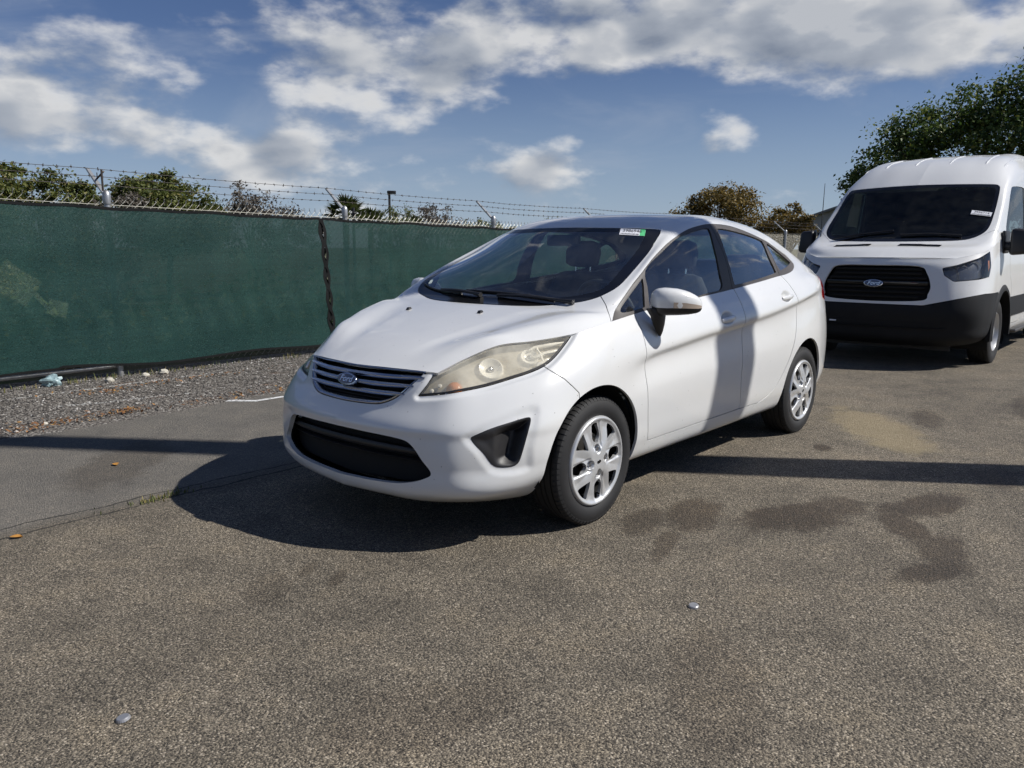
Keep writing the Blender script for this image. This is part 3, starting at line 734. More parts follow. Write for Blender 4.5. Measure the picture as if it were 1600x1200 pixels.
# --- headlamps: hazed lens over a chrome bowl with its inner pieces
for side in (1, -1):
    f = (lambda S: S) if side == 1 else (lambda S: S.mirror())
    hl = empty('headlight'); hl.parent = sedan
    f(lens).build('lens', M['haze_lens'], hl)
    rim_s = lens.cut(.010 - np.abs(poly_sdf(HEAD, *wz(lens.V))) - 0)   # dark seal round the lens
    low = rim_s.cut(-(rim_s.V[:, 2] - (.665 + .0 * rim_s.V[:, 0]) - (.70 - rim_s.V[:, 0]) * .36))
    f(low.off(.0012)).build('seal', M['black_plastic'], hl)
    back = lens.off(-.032)
    f(back).lipped(-.027).build('housing', M['lamp_inner'], hl)
    def bowl(name, c, axis, r, d, mat, n=28):
        m = MB(); prof = [(r * .30, -.002), (r * .50, .0005), (r * .72, .004), (r * .90, .010), (r, .012), (r * 1.10, .008), (r * 1.14, -.004)]
        m.lathe(prof, n, 'z'); o = m.build(name, mat, hl, smooth=50)
        o.location = (c[0], side * c[1], c[2]); a = Vector((axis[0], side * axis[1], axis[2]))
        o.rotation_euler = a.to_track_quat('Z', 'Y').to_euler(); return o
    def inside(x, z, dep):
        j = ((lens.V[:, 0] - x)**2 + (lens.V[:, 2] - z)**2).argmin(); return lens.V[j] - lens.N[j] * dep, lens.N[j]
    for (bx, bz, br, bd) in ((.475, .775, .050, .028), (.315, .812, .038, .028)):
        c_, n_ = inside(bx, bz, bd); bowl('reflector_bowl', c_, n_, br, .028, M['lamp_fin'])
        c_, n_ = inside(bx, bz, bd); o = MB().lathe([(0, .012), (.010, .010), (.014, 0), (.014, -.02)], 16, 'z').build('bulb', M['chrome'], hl, smooth=60)
        o.location = (c_[0], side * c_[1], c_[2]); o.rotation_euler = Vector((n_[0], side * n_[1], n_[2])).to_track_quat('Z', 'Y').to_euler()
    c_, n_ = inside(.640, .700, .032); o = MB().lathe([(0, .024), (.022, .021), (.034, .006), (.036, -.02)], 16, 'z').build('signal_bulb', M['amber'], hl, smooth=60)
    o.location = (c_[0], side * c_[1], c_[2]); o.rotation_euler = Vector((n_[0], side * n_[1], n_[2])).to_track_quat('Z', 'Y').to_euler()
    # faceted inner reflector round the signal bulb
    for k, (fx, fz) in enumerate(((.672, .672), (.655, .690), (.690, .664), (.640, .672), (.665, .706), (.690, .682))):
        c_, n_ = inside(fx, fz, .022); o = MB().lathe([(0, .004), (.007, .003), (.011, -.003)], 8, 'z').build('facet', M['lamp_fin'], hl)
        o.location = (c_[0], side * c_[1], c_[2]); o.rotation_euler = Vector((n_[0], side * n_[1], n_[2])).to_track_quat('Z', 'Y').to_euler()
    # divider between the hazed middle and the clear swept-back end
    pts = []
    for z in np.linspace(.778, .850, 6):
        c_, n_ = inside(.268 + (.85 - z) * .25, z, .012); pts.append((c_[0], side * c_[1], c_[2]))
    MB().tube(pts, .006, 6).build('divider', M['lamp_fin'], hl, smooth=60)
    # bright fins at the swept-back end
    for k, (z0, x0, x1) in enumerate(((.868, .15, .30), (.838, .185, .31), (.806, .235, .32))):
        pts = []
        for t in np.linspace(0, 1, 6):
            x = x0 + (x1 - x0) * t; z = z0 - .028 * t
            d = (lens.V[:, 0] - x)**2 + (lens.V[:, 2] - z)**2; j = d.argmin(); q = lens.V[j] - lens.N[j] * .014
            pts.append((q[0], side * q[1], q[2]))
        MB().tube(pts, [.003, .008, .010, .010, .009, .005], 6).build('fin', M['lamp_fin'], hl, smooth=60)

# --- fog bezels
for side in (1, -1):
    f = (lambda S: S) if side == 1 else (lambda S: S.mirror())
    d = -poly_sdf(FOG, *wz(fogp.V)); k = np.clip((d - .008) / .03, 0, 1)
    wv = wz(fogp.V)[0]
    lean = np.clip((wv - np.median(wv)) / .09 + .55, .1, 1)
    dent = Surf(fogp.V - fogp.N * (.060 * k * lean)[:, None] + fogp.N * .001, fogp.N, fogp.T, fogp.U)
    e1 = dent.V[dent.T[:, 1]] - dent.V[dent.T[:, 0]]; e2 = dent.V[dent.T[:, 2]] - dent.V[dent.T[:, 0]]
    fn = np.cross(e1, e2); N = np.zeros_like(dent.V)
    for c in range(3): np.add.at(N, dent.T[:, c], fn)
    dent.N = N / (np.linalg.norm(N, axis=1, keepdims=True) + 1e-12)
    f(dent).build('fog_light_bezel', M['black_plastic'], sedan)

# --- front grilles
def on_front(y, z):
    S = SKF; d = (S.V[:, 1] - abs(y))**2 + (S.V[:, 2] - z)**2
    k = np.argsort(d)[:5]; w = 1 / (d[k] + 1e-6); w /= w.sum()
    return (S.V[k, 0] * w).sum()
_full = Surf.grid(GA, ua, va); SKF = _full.cut(_full.V[:, 0] - .45)
grl = empty('upper_grille'); grl.parent = sedan
def bar_row(name, z0, h, depth, ymax, mat, parent, zc=0.0, out=.004):
    m = MB(); rings = []
    for y in np.linspace(-ymax, ymax, 41):
        x = on_front(y, z0 + zc * y * y) + out; z = z0 + zc * y * y
        t = math.sqrt(max(0, 1 - (abs(y) / ymax)**6)); hh = h * (.35 + .65 * t)
        rings.append([(x - depth * .9, y, z + hh * .48), (x - depth * .25, y, z + hh * .5), (x, y, z + hh * .12), (x - .003, y, z - hh * .30), (x - depth * .35, y, z - hh * .5), (x - depth * .9, y, z - hh * .45)])
    n = 6; v = [q for r in rings for q in r]
    fc = [(i*n + k, i*n + (k+1) % n, (i+1)*n + (k+1) % n, (i+1)*n + k) for i in range(len(rings) - 1) for k in range(n)]
    return m.add(v, fc).build(name, mat, parent, smooth=50)
bar_row('grille_bar', .716, .023, .030, .400, M['chrome'], grl, .05)
bar_row('grille_bar', .682, .022, .030, .365, M['chrome'], grl, .05)
bar_row('grille_bar', .648, .022, .030, .335, M['chrome'], grl, .05)
# chrome surround
gp = smooth_poly([(-.40,.752,1),(.40,.752,1),(.378,.730,1),(.314,.655),(.247,.617),(.172,.604),(0,.599),(-.172,.604),(-.247,.617),(-.314,.655),(-.378,.730,1)], 5)
m = MB(); v = []
for (y, z) in gp:
    x = on_front(y, min(z, .74)); c = np.array([0, .69]); q = np.array([y, z]); i_ = q + (c - q) * np.array([.035, .13])
    v += [(x + .001, q[0], q[1]), (x + .003, *(q * .65 + i_ * .35)), (x - .006, *i_), (x - .045, *i_)]
n = len(gp)
m.add(v, [(i*4 + k, ((i+1) % n)*4 + k, ((i+1) % n)*4 + k + 1, i*4 + k + 1) for i in range(n) for k in range(3)]).build('surround', M['chrome'], grl, smooth=60)
bk = SKF.cut(-poly_sdf(np.array([(0 if y < 0 else y, z) for y, z in GRILLE]) if False else GRILLE, SKF.V[:, 1], SKF.V[:, 2]) + .03).off(-.060)
bk.both().build('backing', M['dark'], grl)
m = MB()
for z in np.arange(.60, .645, .011):
    pts = [(on_front(y, max(z, .612)) - .03, y, z) for y in np.linspace(-.27, .27, 9)]; m.tube(pts, .0022, 4)
m.build('mesh_insert', M['black_plastic'], grl)
make_badge(sedan, (on_front(0, .689) + .016, -.012, .689), .35, .135)
low = empty('lower_intake'); low.parent = sedan
bk = SKF.cut(-poly_sdf(INTAKE, SKF.V[:, 1], SKF.V[:, 2]) + .04)
bk.off(-.075).both().build('backing', M['dark'], low)
for z, dep in ((.425, .030), (.385, .045)):
    bar_row('intake_slat', z, .030 if z > .4 else .012, .03, .495 if z > .4 else .50, M['black_plastic'], low, -.02, -dep)

# --- wheel wells and underside
for cx, cz, rx, rz in ARCH:
    for side in (1, -1):
        m = MB(); n = 30; v = []
        for k in range(n + 1):
            a = math.radians(-8 + 196 * k / n)
            for yy in (.795, .70, .48): v.append((cx + (rx + .012) * math.cos(a), side * yy, max(.20, cz + (rz + .012) * math.sin(a))))
        m.add(v, [(k*3 + j, k*3 + j + 1, k*3 + j + 4, k*3 + j + 3) for k in range(n) for j in range(2)])
        m.add([(cx - rx, side * .48, .16), (cx + rx, side * .48, .16), (cx + rx, side * .48, cz + rz), (cx - rx, side * .48, cz + rz)], [(0, 1, 2, 3)])
        m.build('wheel_liner', M['dark'], sedan)
MB().box((-3.35, -.60, .205), (.62, .60, .235)).build('underbody', M['dark'], sedan)

# --- wheels
def hole_hex(r0, r1, w0, w1, a):
    ca, sa = math.cos(a), math.sin(a)
    pts = [(r0, -w0*.35), (r0 + (r1-r0)*.28, -w0), (r1 - .012, -w1), (r1, -w1*.5), (r1, w1*.5), (r1 - .012, w1), (r0 + (r1-r0)*.28, w0), (r0, w0*.35)]
    return [(r*ca - t*sa, r*sa + t*ca) for r, t in pts]
def wheel_cover(R):
    nr, na = 46, 300
    rr = np.linspace(.004, R, nr); aa = np.linspace(0, 2*math.pi, na + 1)
    A, Rr = np.meshgrid(aa, rr, indexing='ij')
    X, Z = Rr * np.cos(A), Rr * np.sin(A)
    t = Rr / R
    H = .020 - .030 * np.clip((t - .30) / .6, 0, 1)**2 * .5 + .010 * np.exp(-((t - .93) / .05)**2) - .018 * np.clip((t - .955) / .045, 0, 1)**2
    spoke = np.cos(8 * A) * .5 + .5
    H = H - .007 * np.clip((t - .25) / .2, 0, 1) * np.clip((.9 - t) / .15, 0, 1) * (1 - spoke**.6) * 1.2
    for k in range(4):
        a = math.pi / 2 * k + math.pi / 2
        d = np.hypot(X - .060 * math.cos(a), Z - .060 * math.sin(a)); H = H - .016 * np.clip((.021 - d) / .005, 0, 1)
        u = X * math.cos(a) + Z * math.sin(a); w = np.abs(-X * math.sin(a) + Z * math.cos(a))
        H = H - .008 * np.clip((u - .055) / .02, 0, 1) * np.clip((.036 - w) / .008, 0, 1) * np.clip((.195 - u) / .02, 0, 1)
    G = np.stack([X, H, Z], 2)
    S = Surf.grid(G, aa, rr)
    if S.N[:, 1].mean() < 0: S = Surf.grid(G, aa, rr, flip=True)
    for k in range(4):
        a = math.pi / 2 * k + math.pi / 2
        S = S.cut(poly_sdf(smooth_poly(hole_hex(.092, .183, .028, .023, a), 4), S.V[:, 0], S.V[:, 2]))
        a += math.pi / 4
        tri = [(.114, -.006), (.114, .006), (.172, .042), (.183, .032), (.188, 0), (.183, -.032), (.172, -.042)]
        tri = [(r*math.cos(a) - q*math.sin(a), r*math.sin(a) + q*math.cos(a)) for r, q in tri]
        S = S.cut(poly_sdf(smooth_poly(tri, 4), S.V[:, 0], S.V[:, 2]))
    return S.lipped(.016)
def tyre_mesh(R, Rr, W):
    m = MB(); n = 120
    prof = [(Rr - .004, W*.36), (Rr + .006, W*.43), (Rr + (R-Rr)*.35, W*.495), (Rr + (R-Rr)*.62, W*.490), (R - .022, W*.460), (R - .010, W*.430), (R - .003, W*.395)]
    g = [.30, .27, .10, .07]; half = []
    for x in g[:1]: half.append((R, W * .35))
    half += [(R, W*.285), (R - .008, W*.275), (R - .008, W*.235), (R, W*.225), (R, W*.10), (R - .008, W*.09), (R - .008, W*.045), (R, W*.035)]
    pr = prof + half; pr = pr + [(r, -h) for r, h in pr[::-1]]
    m.lathe(pr, n, 'y')
    # tread: shoulder sipes as raised blocks with gaps
    nb = 72
    for s in (1, -1):
        for k in range(nb):
            a0 = 2*math.pi*(k + .06)/nb; a1 = 2*math.pi*(k + .80)/nb
            v = []
            for a, sk in ((a0, 0), (a1, 0)):
                for r, h in ((R + .004, W*.29), (R + .0035, W*.36), (R - .004, W*.425), (R - .016, W*.452), (R - .022, W*.435), (R - .01, W*.30)):
                    v.append((r*math.cos(a), s*h, r*math.sin(a)))
            m.add(v, [(i, i+1, i+7, i+6) for i in range(5)] + [(5, 0, 6, 11), (0, 1, 2, 3, 4, 5), (6, 7, 8, 9, 10, 11)])
    return m
_tyre = tyre_mesh(.300, .206, .195)
_cover = wheel_cover(.217)
def make_wheel(x, side, spin, steer=0):
    w = empty('wheel'); w.parent = sedan; w.location = (x, side * .728, .2975)
    w.rotation_euler = (0, 0, (0 if side > 0 else math.pi) + steer)
    if not M.get('_tyre'):
        M['_tyre'] = _tyre.build('tyre', M['rubber'], w, smooth=35)
        M['_cover'] = _cover.build('wheel_cover', M['silver'], w); M['_cover'].location = (0, .082, 0)
        m = MB().lathe([(.205, .075), (.195, .02), (.190, -.06), (.205, -.08)], 48); M['_rim'] = m.build('rim', M['dark'], w, smooth=40)
        m = MB().lathe([(0.0, .055), (.052, .055), (.056, .03), (.125, .03), (.128, .012), (.05, .012)], 40); M['_disc'] = m.build('brake_disc', M['steel'], w, smooth=40)
        for k in range(4):
            a = math.pi/2*k + math.pi/2; c, s = math.cos(a)*.060, math.sin(a)*.060
            hx = [(c + .0115*math.cos(q), s + .0115*math.sin(q)) for q in np.linspace(0, 2*math.pi, 7)[:-1]]
            M['_lug%d' % k] = MB().prism(hx, .080, .094, lambda u, v, h: (u, h, v)).build('lug_nut', M['chrome'], w)
        m = MB().prism(oval(.014, .008, 20), .103, .1045, lambda u, v, h: (u, h, v)); M['_cap'] = m.build('centre_badge', M['gloss_black'], w)
        parts = [M[k] for k in ('_tyre', '_cover', '_rim', '_disc', '_lug0', '_lug1', '_lug2', '_lug3', '_cap')]
    else:
        parts = []
        for k in ('_tyre', '_cover', '_rim', '_disc', '_lug0', '_lug1', '_lug2', '_lug3', '_cap'):
            c = M[k].copy(); COL.objects.link(c); c.parent = w; parts.append(c)
    for q in parts: q.rotation_euler = (0, spin, 0)
make_wheel(0, 1, .10); make_wheel(-2.489, 1, .55); make_wheel(0, -1, .2); make_wheel(-2.489, -1, .9)

# --- door mirrors
for side in (1, -1):
    mr = empty('door_mirror'); mr.parent = sedan
    if side < 0:      # the far mirror is folded back against the glass
        mr.location = (-.40 + .40 * math.cos(.72) - .84 * math.sin(.72), -.84 + .40 * math.sin(.72) + .84 * math.cos(.72), 0); mr.rotation_euler = (0, 0, .0)
        a_ = -.70; mr.matrix_local = Matrix.Translation((-.40, -.84, 0)) @ Matrix.Rotation(a_, 4, 'Z') @ Matrix.Translation((.40, .84, 0))
    rings = []; NS = 20
    for (px, py, hw, hz, zc) in ((-.398,.842,.018,.030,1.010),(-.402,.850,.040,.052,1.014),(-.415,.870,.056,.064,1.017),(-.450,.915,.062,.066,1.018),(-.495,.960,.058,.060,1.014),(-.535,.995,.046,.047,1.006),(-.560,1.016,.028,.030,.999),(-.568,1.023,.008,.010,.996)):
        ax = np.array([-.72, .69]); nx = np.array([.69, .72])      # along the housing, and out of its front
        ring = []
        for k in range(NS):
            a = 2*math.pi*k/NS; c, s = math.cos(a), math.sin(a)
            c = math.copysign(abs(c)**.75, c); s = math.copysign(abs(s)**.75, s)
            o2 = nx * (hw * c if c > 0 else hw * .75 * c)
            ring.append((px + o2[0], side * (py + o2[1]), zc + hz * s))
        rings.append(ring)
    n = NS
    def shell_part(sel, name, mat, grow=0.0):
        v = []; fcs = []
        for i, r in enumerate(rings):
            cx = np.mean(r, 0)
            for q in r: v.append(tuple(cx + (np.array(q) - cx) * (1 + grow)))
        for i in range(len(rings) - 1):
            for k in range(n):
                if sel(i, k): fcs.append((i*n + k, i*n + (k+1) % n, (i+1)*n + (k+1) % n, (i+1)*n + k))
        if sel(0, -1): fcs.append(tuple(range(n)))
        if sel(len(rings) - 1, -1): fcs.append(tuple((len(rings)-1)*n + k for k in range(n)))
        m = MB().add(v, fcs); o = m.build(name, mat, mr, smooth=60)
        bm = bmesh.new(); bm.from_mesh(o.data); bmesh.ops.delete(bm, geom=[q for q in bm.verts if not q.link_faces], context='VERTS')
        bmesh.ops.subdivide_edges(bm, edges=bm.edges[:], cuts=1, use_grid_fill=True, smooth=.6); bm.to_mesh(o.data); bm.free()
        o.data.polygons.foreach_set('use_smooth', np.ones(len(o.data.polygons), bool)); return o
    lowk = set(range(12, 19))
    upk = lambda i, k: k not in lowk
    shell_part(lambda i, k: k == -1 or k not in lowk, 'mirror_cap', M['paint'])
    shell_part(lambda i, k: k in lowk, 'mirror_base', M['black_plastic'])
    shell_part(lambda i, k: k == 19 and 3 <= i <= 6, 'turn_signal', M['clear_orange'], .02)
    # foot down to the door
    v = []
    foot = [(.985, -.395, .842, .045, .030), (.950, -.420, .858, .060, .026), (.905, -.440, .852, .050, .016), (.868, -.452, .850, .030, .008), (.846, -.457, .850, .010, .003)]
    for z, x, y, a, b in foot:
        for k in range(12):
            q = 2*math.pi*k/12; v.append((x + a*math.cos(q), side * (y + .012 + b*math.sin(q)), z))
    MB().add(v, [(i*12 + k, i*12 + (k+1) % 12, (i+1)*12 + (k+1) % 12, (i+1)*12 + k) for i in range(4) for k in range(12)] + [tuple(range(12)), tuple(48 + k for k in range(12))]).build('mirror_foot', M['black_plastic'], mr, smooth=60)

# --- cabin
dash = []
for y in np.linspace(-.66, .66, 23):
    hump = .035 * math.exp(-((y - .36) / .16)**2)
    dash.append([(-.14, y, .93), (-.25, y, .965 + hump * .3), (-.42, y, .985 + hump), (-.56, y, .965 + hump), (-.60, y, .90), (-.57, y, .70), (-.45, y, .55)])
v = [q for r in dash for q in r]
MB().add(v, [(i*7 + k, i*7 + k + 1, (i+1)*7 + k + 1, (i+1)*7 + k) for i in range(22) for k in range(6)]).build('dashboard', M['cabin'], sedan, smooth=50)
st = empty('steering_wheel'); st.parent = sedan; st.location = (-.72, .36, .93); st.rotation_euler = (0, math.radians(-64), 0)
m = MB(); nn = 40; v = []; fcs = []
for i in range(nn):
    a = 2*math.pi*i/nn
    for k in range(8):
        b = 2*math.pi*k/8; r = .180 + .015*math.cos(b); v.append((r*math.cos(a), r*math.sin(a), .015*math.sin(b)))
for i in range(nn):
    for k in range(8): fcs.append((i*8 + k, ((i+1) % nn)*8 + k, ((i+1) % nn)*8 + (k+1) % 8, i*8 + (k+1) % 8))
m.add(v, fcs).build('wheel_ring', M['cabin'], st, smooth=60)
bevel(MB().prism(oval(.075, .065, 20), -.02, .03, lambda u, w, h: (u, w, h)).build('hub', M['cabin'], st), .01)
for a in (0, math.pi * .62, -math.pi * .62):
    MB().tube([(.05*math.cos(a), .05*math.sin(a), 0), (.175*math.cos(a), .175*math.sin(a), 0)], .014, 6).build('spoke', M['cabin'], st)
def rounded(name, pts, mat, parent, w=.03):
    return bevel(pts.build(name, mat, parent), w, 3)
for yc in (.36, -.36):
    s = empty('front_seat'); s.parent = sedan; s.location = (-1.15, yc, 0)
    def slab(name, path, wid, thick, mat):
        rings = []
        for i, (x, z) in enumerate(path):
            x0, z0 = path[max(i-1, 0)]; x1, z1 = path[min(i+1, len(path)-1)]
            tx, tz = x1 - x0, z1 - z0; L = math.hypot(tx, tz); nx, nz = tz / L, -tx / L
            w = wid[i]; r = []
            for k in range(16):
                a = 2*math.pi*k/16; c = math.copysign(abs(math.cos(a))**.55, math.cos(a)); q = math.copysign(abs(math.sin(a))**.7, math.sin(a))
                side_b = .022 * abs(c)**4
                r.append((x + nx * (thick[i] * q + side_b), w * c, z + nz * (thick[i] * q + side_b)))
            rings.append(r)
        v = [p for r in rings for p in r]; L = len(rings)
        return MB().add(v, [(i*16 + k, i*16 + (k+1) % 16, (i+1)*16 + (k+1) % 16, (i+1)*16 + k) for i in range(L-1) for k in range(16)] + [tuple(range(16)), tuple((L-1)*16 + k for k in range(16))]).build(name, mat, s, smooth=70)
    slab('seat_cushion', [(.30, .50), (.28, .55), (.10, .53), (-.10, .50), (-.22, .50)], [.22, .25, .26, .25, .2], [.03, .06, .07, .07, .05], M['seat'])
    slab('seat_back', [(-.18, .50), (-.22, .62), (-.28, .85), (-.33, 1.02), (-.355, 1.09), (-.36, 1.11)], [.20, .25, .26, .23, .18, .12], [.05, .065, .06, .055, .045, .02], M['seat'])
    slab('headrest', [(-.355, 1.145), (-.358, 1.16), (-.372, 1.24), (-.382, 1.30), (-.385, 1.315)], [.09, .125, .135, .115, .07], [.02, .045, .05, .04, .02], M['seat'])
    for dy in (-.06, .06): MB().tube([(-.35, dy, 1.06), (-.36, dy, 1.18)], .006, 6).build('headrest_post', M['chrome'], s)
rs = empty('rear_seat'); rs.parent = sedan
rounded('seat_cushion', MB().box((-2.25, -.62, .42), (-1.80, .62, .60)), M['seat'], rs, .05)
MB().add([(-2.20,-.62,.55),(-2.20,.62,.55),(-2.46,.58,1.12),(-2.46,-.58,1.12),(-2.38,-.62,.5),(-2.38,.62,.5),(-2.60,.58,1.10),(-2.60,-.58,1.10)], [(0,1,2,3),(4,7,6,5),(0,4,5,1),(1,5,6,2),(2,6,7,3),(3,7,4,0)]).build('seat_back', M['seat'], rs)
for yc in (-.34, .34): rounded('headrest', MB().box((-2.53, yc - .12, 1.10), (-2.44, yc + .12, 1.23)), M['seat'], rs, .03)
MB().box((-3.0, -.60, 1.08), (-2.50, .60, 1.095)).build('parcel_shelf', M['cabin'], sedan)
MB().box((-2.4, -.70, .26), (-.3, .70, .28)).build('cabin_floor', M['cabin'], sedan)
# rear view mirror
o = MB().box((-.02, -.115, -.032), (.015, .115, .032)).build('rear_view_mirror', M['cabin'], sedan); bevel(o, .012, 2); o.location = (-.80, .0, 1.315)

# ------------------------------------------------------------------ the white high-roof van parked behind
VA = [
 [(.85,0,.24),(.98,0,.30),(1.03,0,.44),(1.06,0,.58),(1.05,0,.70),(1.02,0,.90),(.97,0,1.09),(.93,0,1.165)],
 [(.83,.44,.24),(.96,.45,.30),(1.01,.45,.44),(1.04,.45,.58),(1.03,.45,.705),(.995,.45,.90),(.945,.45,1.09),(.90,.45,1.165)],
 [(.76,.72,.25),(.88,.74,.31),(.935,.76,.45),(.965,.77,.59),(.955,.77,.72),(.91,.765,.90),(.855,.75,1.07),(.80,.72,1.175)],
 [(.60,.88,.27),(.70,.92,.33),(.75,.945,.46),(.785,.96,.60),(.78,.96,.75),(.735,.95,.91),(.68,.935,1.08),(.61,.905,1.225)],
 [(.45,.94,.29),(.50,.99,.35),(.52,1.015,.47),(.535,1.028,.61),(.53,1.028,.77),(.50,1.02,.93),(.46,1.005,1.11),(.40,.975,1.285)],
 [(.2,.95,.30),(.22,1.00,.36),(.22,1.028,.48),(.22,1.034,.62),(.22,1.034,.78),(.20,1.03,.95),(.18,1.015,1.15),(.14,.985,1.365)],
 [(-.2,.95,.30),(-.2,1.00,.35),(-.2,1.026,.48),(-.2,1.032,.62),(-.2,1.032,.78),(-.2,1.03,.98),(-.2,1.018,1.20),(-.2,.985,1.42)],
 [(-.7,.95,.28),(-.7,1.00,.33),(-.7,1.024,.48),(-.7,1.030,.62),(-.7,1.030,.78),(-.7,1.03,.98),(-.7,1.018,1.21),(-.7,.985,1.43)],
 [(-1.3,.95,.28),(-1.3,1.00,.33),(-1.3,1.024,.48),(-1.3,1.030,.62),(-1.3,1.030,.78),(-1.3,1.03,.98),(-1.3,1.018,1.21),(-1.3,.985,1.44)],
 [(-2.2,.95,.28),(-2.2,1.00,.33),(-2.2,1.024,.48),(-2.2,1.030,.62),(-2.2,1.030,.78),(-2.2,1.03,.98),(-2.2,1.018,1.21),(-2.2,.985,1.44)],
 [(-4.0,.95,.28),(-4.0,1.00,.33),(-4.0,1.024,.48),(-4.0,1.030,.62),(-4.0,1.030,.78),(-4.0,1.03,.98),(-4.0,1.018,1.21),(-4.0,.985,1.44)],
 [(-4.80,.93,.28),(-4.82,.98,.33),(-4.83,1.00,.48),(-4.84,1.005,.62),(-4.84,1.005,.78),(-4.84,1.0,.98),(-4.83,.99,1.21),(-4.81,.96,1.44)],
 [(-4.88,.60,.28),(-4.91,.62,.33),(-4.93,.63,.48),(-4.94,.64,.62),(-4.94,.64,.78),(-4.93,.64,.98),(-4.92,.63,1.21),(-4.90,.61,1.44)],
 [(-4.89,0,.28),(-4.92,0,.33),(-4.94,0,.48),(-4.95,0,.62),(-4.95,0,.78),(-4.94,0,.98),(-4.93,0,1.21),(-4.91,0,1.44)],
]
VB = [
 [None,(.835,.58,1.178),(.865,.45,1.18),(.89,.32,1.18),(.915,.16,1.18),(.925,0,1.18)],
 [None,(.655,.76,1.262),(.685,.60,1.27),(.71,.43,1.272),(.73,.22,1.274),(.735,0,1.275)],
 [None,(.41,.90,1.322),(.40,.80,1.335),(.42,.60,1.335),(.46,.30,1.338),(.475,0,1.34)],
 [None,(.125,.962,1.425),(.115,.925,1.475),(.125,.865,1.485),(.235,.45,1.470),(.275,0,1.468)],
 [None,(-.2,.962,1.555),(-.2,.925,1.695),(-.19,.862,1.715),(-.085,.45,1.735),(-.045,0,1.742)],
 [None,(-.7,.952,1.74),(-.64,.900,2.00),(-.53,.835,2.00),(-.42,.45,2.025),(-.385,0,2.032)],
 [None,(-1.3,.945,1.84),(-1.18,.890,2.17),(-1.0,.79,2.25),(-.83,.45,2.27),(-.78,0,2.275)],
 [None,(-2.2,.945,1.87),(-2.1,.895,2.24),(-1.85,.77,2.40),(-1.6,.45,2.43),(-1.52,0,2.435)],
 [None,(-4.0,.945,1.88),(-4.0,.895,2.25),(-4.0,.77,2.42),(-4.0,.45,2.47),(-4.0,0,2.48)],
 [None,(-4.80,.925,1.88),(-4.80,.88,2.23),(-4.80,.76,2.38),(-4.80,.45,2.43),(-4.80,0,2.44)],
]
for _i, _q in enumerate(VB): _q[0] = VA[2 + _i][7]
HA, hua, hva = loft(VA, 330, 66); HB, hub_, hvb = loft(VB, 300, 66)
VS = Surf.grid(HA, hua, hva); VU = Surf.grid(HB, hub_, hvb)
van = empty('van', (-7.2, .155, 0), 'white high-roof van with black grille and bumper, parked behind the sedan', 'van')
VUS = VU
# arches
VARCH = [(-.15, .36, .47, .46), (-3.75, .36, .45, .45)]
for cx, cz, rx, rz in VARCH:
    VS = VS.cut(np.sqrt(((VS.V[:, 0] - cx) / rx)**2 + ((VS.V[:, 2] - cz) / rz)**2) - 1 + (VS.V[:, 1] < .4) * 9)
vunder = VS.off(-.05)
VHEAD = smooth_poly([(*q, 1) for q in w3([(.895,.62,1.075),(.885,.62,1.0),(.85,.69,.938),(.72,.945,.962),(.56,1.0,.985),(.50,1.0,1.10),(.47,.975,1.245),(.62,.90,1.18),(.82,.74,1.105)])], 1)
VGR = smooth_poly([(-.41,1.092),(0,1.098),(.41,1.092),(.50,1.02),(.55,.89),(.535,.80),(.48,.735),(0,.715),(-.48,.735),(-.535,.80),(-.55,.89),(-.50,1.02)], 4)
vl, VS = take(VS, lambda V: np.where(V[:, 0] > .3, poly_sdf(VHEAD, *wz(V)), 1.0), .003)
vg, VS = take(VS, lambda V: np.where(V[:, 0] > .6, poly_sdf(VGR, *yz(V)), 1.0), 0)
# black bumper below a line that climbs to the corner and down round the arch
def bline(V): return V[:, 2] - (.685 + .125 * np.clip((np.abs(V[:, 1]) - .5) / .5, 0, 1))
vb, VS = take(VS, lambda V: np.where(V[:, 0] > .12, bline(V), 1.0), .003)
# side cladding strip and front door
vc, VS = take(VS, lambda V: np.where((V[:, 0] < -.5) & (V[:, 0] > -4.7), np.maximum(V[:, 2] - .725, .50 - V[:, 2]), 1.0), .002)
VFD = smooth_poly([(-.36,1.60,1),(-.42,1.05),(-.60,.86),(-.72,.60),(-.74,.40,1),(-1.45,.40,1),(-1.48,1.0),(-1.45,1.60,1)], 4)
vd, VS = take(VS, lambda V: np.where(V[:, 1] > .5, poly_sdf(VFD, *xz(V)), 1.0), .004)
VWS = smooth_poly([(0,1.352),(.45,1.356),(.68,1.368),(.80,1.41),(.868,1.50),(.864,1.70),(.842,1.93),(.815,1.985),(.75,2.0),(.45,2.01),(0,2.018),(-.45,2.01),(-.75,2.0),(-.815,1.985),(-.842,1.93),(-.864,1.70),(-.868,1.50),(-.80,1.41),(-.68,1.368),(-.45,1.356)], 4)
vw, VU = take(VU, lambda V: np.where((V[:, 0] > -.75) & (V[:, 1] < .905), poly_sdf(VWS, *yz(V)), 1.0), .002)
VH = lambda V: np.where(V[:, 0] > -.3, -(V[:, 0] - (.335 - .28 * np.clip((V[:, 1] - .75) / .23, 0, 1))), 1.0)
vh, VU = take(VU, VH, .003)
VSW = smooth_poly([(-.25,1.475),(-.42,1.70),(-.62,1.92),(-.78,1.985),(-1.35,2.0),(-1.40,1.94),(-1.40,1.50),(-1.3,1.46),(-.5,1.452)], 4)
_vs = np.where(VU.V[:, 1] > .6, np.maximum(poly_sdf(VSW, *xz(VU.V)), (VU.U[:, 1] - 1.86) * .2), 1.0)
vsw, VU = VU.cut(-_vs - .001), VU.cut(_vs - .001)
VS.both().lipped(.02).join(VU.both().lipped(.02)).build('body', M['van_paint'], van)
vh.both().lipped(.02).build('hood', M['van_paint'], van)
vbo = vb.both().lipped(.03).build('front_bumper', M['van_plastic'], van)
